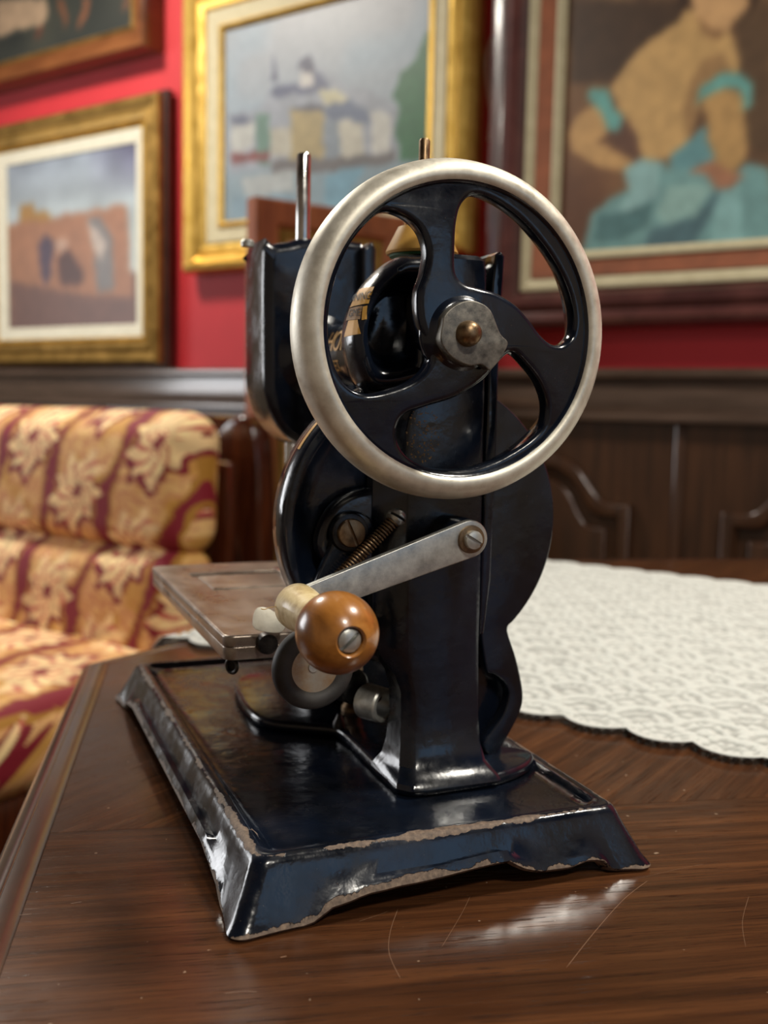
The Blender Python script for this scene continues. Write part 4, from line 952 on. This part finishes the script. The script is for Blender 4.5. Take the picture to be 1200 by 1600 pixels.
slot_screw('pivot_screw', cpx-.0002, cpz, .0425, .0385, .0045, STEEL, 0.55+PI/2, crank)
part('pivot_shaft', lathe('ps', [(0, .047), (.0085, .047), (.0095, .050), (.0095, .071), (0, .071)], (cpx, 0, cpz), 'Y', 32), ENAMEL, crank)
# handle: pale wooden neck, varnished knob
kx, kz = cex, cez
part('handle_neck', lathe('handle_neck', [(0, .0440), (.0098, .0440), (.0105, .0425), (.0104, .0370), (.0098, .0300), (.0088, .0200), (.0086, .0080), (.009, 0), (0, 0)], (kx, 0, kz), 'Y', 48), PALEWOOD, crank, 60)
kprof = [(0, .0065), (.0085, .0065)]
for i in range(1, 22):
    a_ = PI*i/22; rr_ = .0166*math.sin(a_)**.92; y_ = -.0115+.0178*math.cos(a_)
    if y_ < .005 and not (y_ < -.02 and rr_ < .0062): kprof.append((rr_, y_))
kprof += [(.0062, -.0283), (.0054, -.0275), (.0054, -.0235), (0, -.0235)]
part('handle_knob', lathe('handle_knob', kprof, (kx, 0, kz), 'Y', 64), KNOBWOOD, crank, 60)
slot_screw('handle_screw', kx, kz, -.0232, -.0275, .0049, STEEL, -0.85+PI/2+.1, crank, .5)
part('loose_fibre', tube('fib', catmull([(kx-.0095, .040, kz+.001), (kx-.013, .041, kz+.0006), (kx-.0155, .041, kz-.0002), (kx-.0170, .0412, kz+.0002)], 4, False), .00022, 6), FIBRE, crank)

# ---- bobbin winder
lever = part('winder_lever', fill('winder_lever', [catmull(LEVER, 4)], .0790, .0845, .0012), ENAMEL, sm_, 40)
bx_, bz_ = BIGSCREW
part('lever_collar', lathe('lc', [(0, .080), (.0098, .080), (.0100, .079), (.0092, .0765), (.0076, .0760), (0, .0762)], (bx_, 0, bz_), 'Y', 40), DARKSTEEL, lever)
slot_screw('lever_screw', bx_, bz_, .0765, .0728, .0071, BRONZE, -.42, lever, .45, .12)
sx_, sz_ = SMALLSCREW
slot_screw('spring_screw', sx_, sz_, .082, .0690, .0042, STEEL, .55+PI/2, lever, .35)
sp = []
e0 = Vector((sx_-.002, .0735, sz_-.002)); e1 = Vector((SPRING_END[0]-.008, .0735, SPRING_END[1]-.0085)); ds = (e1-e0); dn = ds.normalized(); su = Vector((0, 1, 0)); sv = dn.cross(su)
turns = 26
for i in range(turns*12+1):
    t_ = i/(turns*12); a_ = 2*PI*turns*t_; sp.append(e0+ds*t_+su*.0031*math.cos(a_)+sv*.0031*math.sin(a_))
part('spring', tube('spring', sp, .00052, 6), BRONZE, lever, 60)
wx_, wz_ = WIND
WCy = .058
tire = [(.0128+.0045+.0048*math.cos(2*PI*i/20)-.0022, .0052*math.sin(2*PI*i/20)) for i in range(21)]
tire[-1] = tire[0]
wnd = part('winder_tyre', lathe('winder_tyre', tire, (wx_, WCy, wz_), 'Y', 64), RUBBER, sm_, 60); wnd['label'] = 'dark rubber winder tyre'
part('winder_disc', lathe('wdisc', [(0, -.0030), (.0118, -.0030), (.0124, -.0022), (.0124, .003), (0, .003)], (wx_, WCy, wz_), 'Y', 48), RUST, wnd, 40)
part('winder_pin', lathe('wpin', [(0, -.0042), (.0022, -.0040), (.0024, -.0030), (.0024, .02), (0, .02)], (wx_-.001, WCy, wz_+.001), 'Y', 24), STEEL, wnd, 40)
part('winder_spindle', lathe('wsp', [(0, .003), (.0045, .003), (.0045, .026), (0, .026)], (wx_, WCy, wz_), 'Y', 24), DARKSTEEL, wnd, 40)

# ---- works under the column: post, collar, hook barrel
part('feed_post', lathe('feed_post', [(0, .030), (.0075, .030), (.0075, .034), (.0052, .037), (.0052, .098), (0, .098)], (.118, .186, 0), n=24), BRONZE, sm_)
def tilted(me, c, rz, rx=0.0):
    me.transform(Matrix.Translation(c) @ Matrix.Rotation(rz, 4, 'Z') @ Matrix.Rotation(rx, 4, 'X')); return me
part('shaft_collar', tilted(lathe('shaft_collar', [(0, 0), (.0085, 0), (.0095, .001), (.0095, .010), (.0085, .011), (0, .011)], (0, 0, 0), 'Y', 32), (.0915, .112, .0680), .35), DARKSTEEL, sm_)
part('hook_barrel', tilted(lathe('hook_barrel', [(.0062, .0006), (.0070, -.0002), (.0086, 0), (.0094, .001), (.0094, .014), (.0062, .014), (.0062, .0006)], (0, 0, 0), 'Y', 40), (.1030, .098, .0605), .45), STEEL, sm_)
part('bed_support', boxm('bed_support', .095, .160, .205, .290, .030, .089, .006), ENAMEL, sm_)
part('shaft', lathe('shaft', [(0, 0), (.004, 0), (.004, .12), (0, .12)], (.100, .105, .064), 'Y', 20), DARKSTEEL, sm_)

# ---- bed plate
slot = [(.0405, .292), (.118, .292), (.118, .306), (.0405, .306)]
def rpoly(x0, x1, y0, y1, r, n=6):
    o = []
    for cx, cy, a0 in ((x1-r, y0+r, -PI/2), (x1-r, y1-r, 0), (x0+r, y1-r, PI/2), (x0+r, y0+r, PI)):
        for i in range(n+1): o.append((cx+r*math.cos(a0+PI/2*i/n), cy+r*math.sin(a0+PI/2*i/n)))
    return o
bed = part('bed_plate', fill('bed_plate', [rpoly(.0205, .165, .1125, .344, .006), slot], .0935, .1000, .0012, 'XY', 3), BEDMETAL, sm_, 40)
part('bed_skirt', fill('bed_skirt', [rpoly(.0208, .1645, .1128, .3435, .006), rpoly(.0245, .1605, .1165, .340, .004)], .0870, .0940, .0006, 'XY'), BEDMETAL, bed, 40)
part('slot_floor', boxm('slot_floor', .038, .122, .288, .310, .0915, .0945), SLOT, bed)
part('slide_plate', fill('slide_plate', [rpoly(.0430, .125, .2420, .2895, .002)], .0996, .1008, .0004, 'XY'), BEDMETAL, bed, 40)
tab_me = fill('thread_tab', [catmull([(-.0065, -.0045), (.006, -.0065), (.0085, -.001), (.001, .0055), (-.005, .0065), (-.0075, .002)], 4)], -.0006, .0006, .0002)
part('thread_tab', tilted(tab_me, (.0415, .107, .1085), -.15, -.25), NICKEL, bed)
part('side_screw', lathe('ss', [(0, .108), (.0052, .108), (.0056, .110), (.0056, .113), (0, .113)], (.0420, 0, .0955), 'Y', 24), DARKSTEEL, bed)
part('thread_loop', tilted(lathe('tl', [(.0035+.001*math.cos(2*PI*i/10), .001*math.sin(2*PI*i/10)) for i in range(11)][:-1]+[(.0045, 0.0)], (0, 0, 0), 'X', 20), (.026, .120, .0825), .6), DARKSTEEL, bed)

# ---- spool of brown thread on the pin
spc = thing('thread_spool', 'yellow wooden spool of brown thread on the rear pin above the column', 'spool', (0, 0, 0), 0)
spl = Matrix.Translation(MO) @ Matrix.Rotation(MROT, 4, 'Z') @ Vector((.1190, .101, .2935))
spc.location = spl
part('paper_disc', lathe('paper_disc', [(.003, 0), (.0165, 0), (.0165, .0012), (.003, .0012), (.003, 0)], n=40), GREENPAPER, spc)
part('wooden_flange', lathe('wooden_flange', [(.003, .0012), (.0180, .0012), (.0186, .0024), (.0182, .0036), (.0125, .0150), (.0090, .0158), (.003, .0158), (.003, .0012)], n=48), SPOOLWOOD, spc)
tp = [(.003, .0158)]
for i in range(22): tp += [(.0082, .0160+i*.0009), (.0088, .01645+i*.0009)]
tp += [(.003, .0160+22*.0009), (.003, .0158)]
part('thread', lathe('thread', tp, n=32), THREAD, spc, 80)
ms_ = Matrix.Translation(MO) @ Matrix.Rotation(MROT, 4, 'Z')
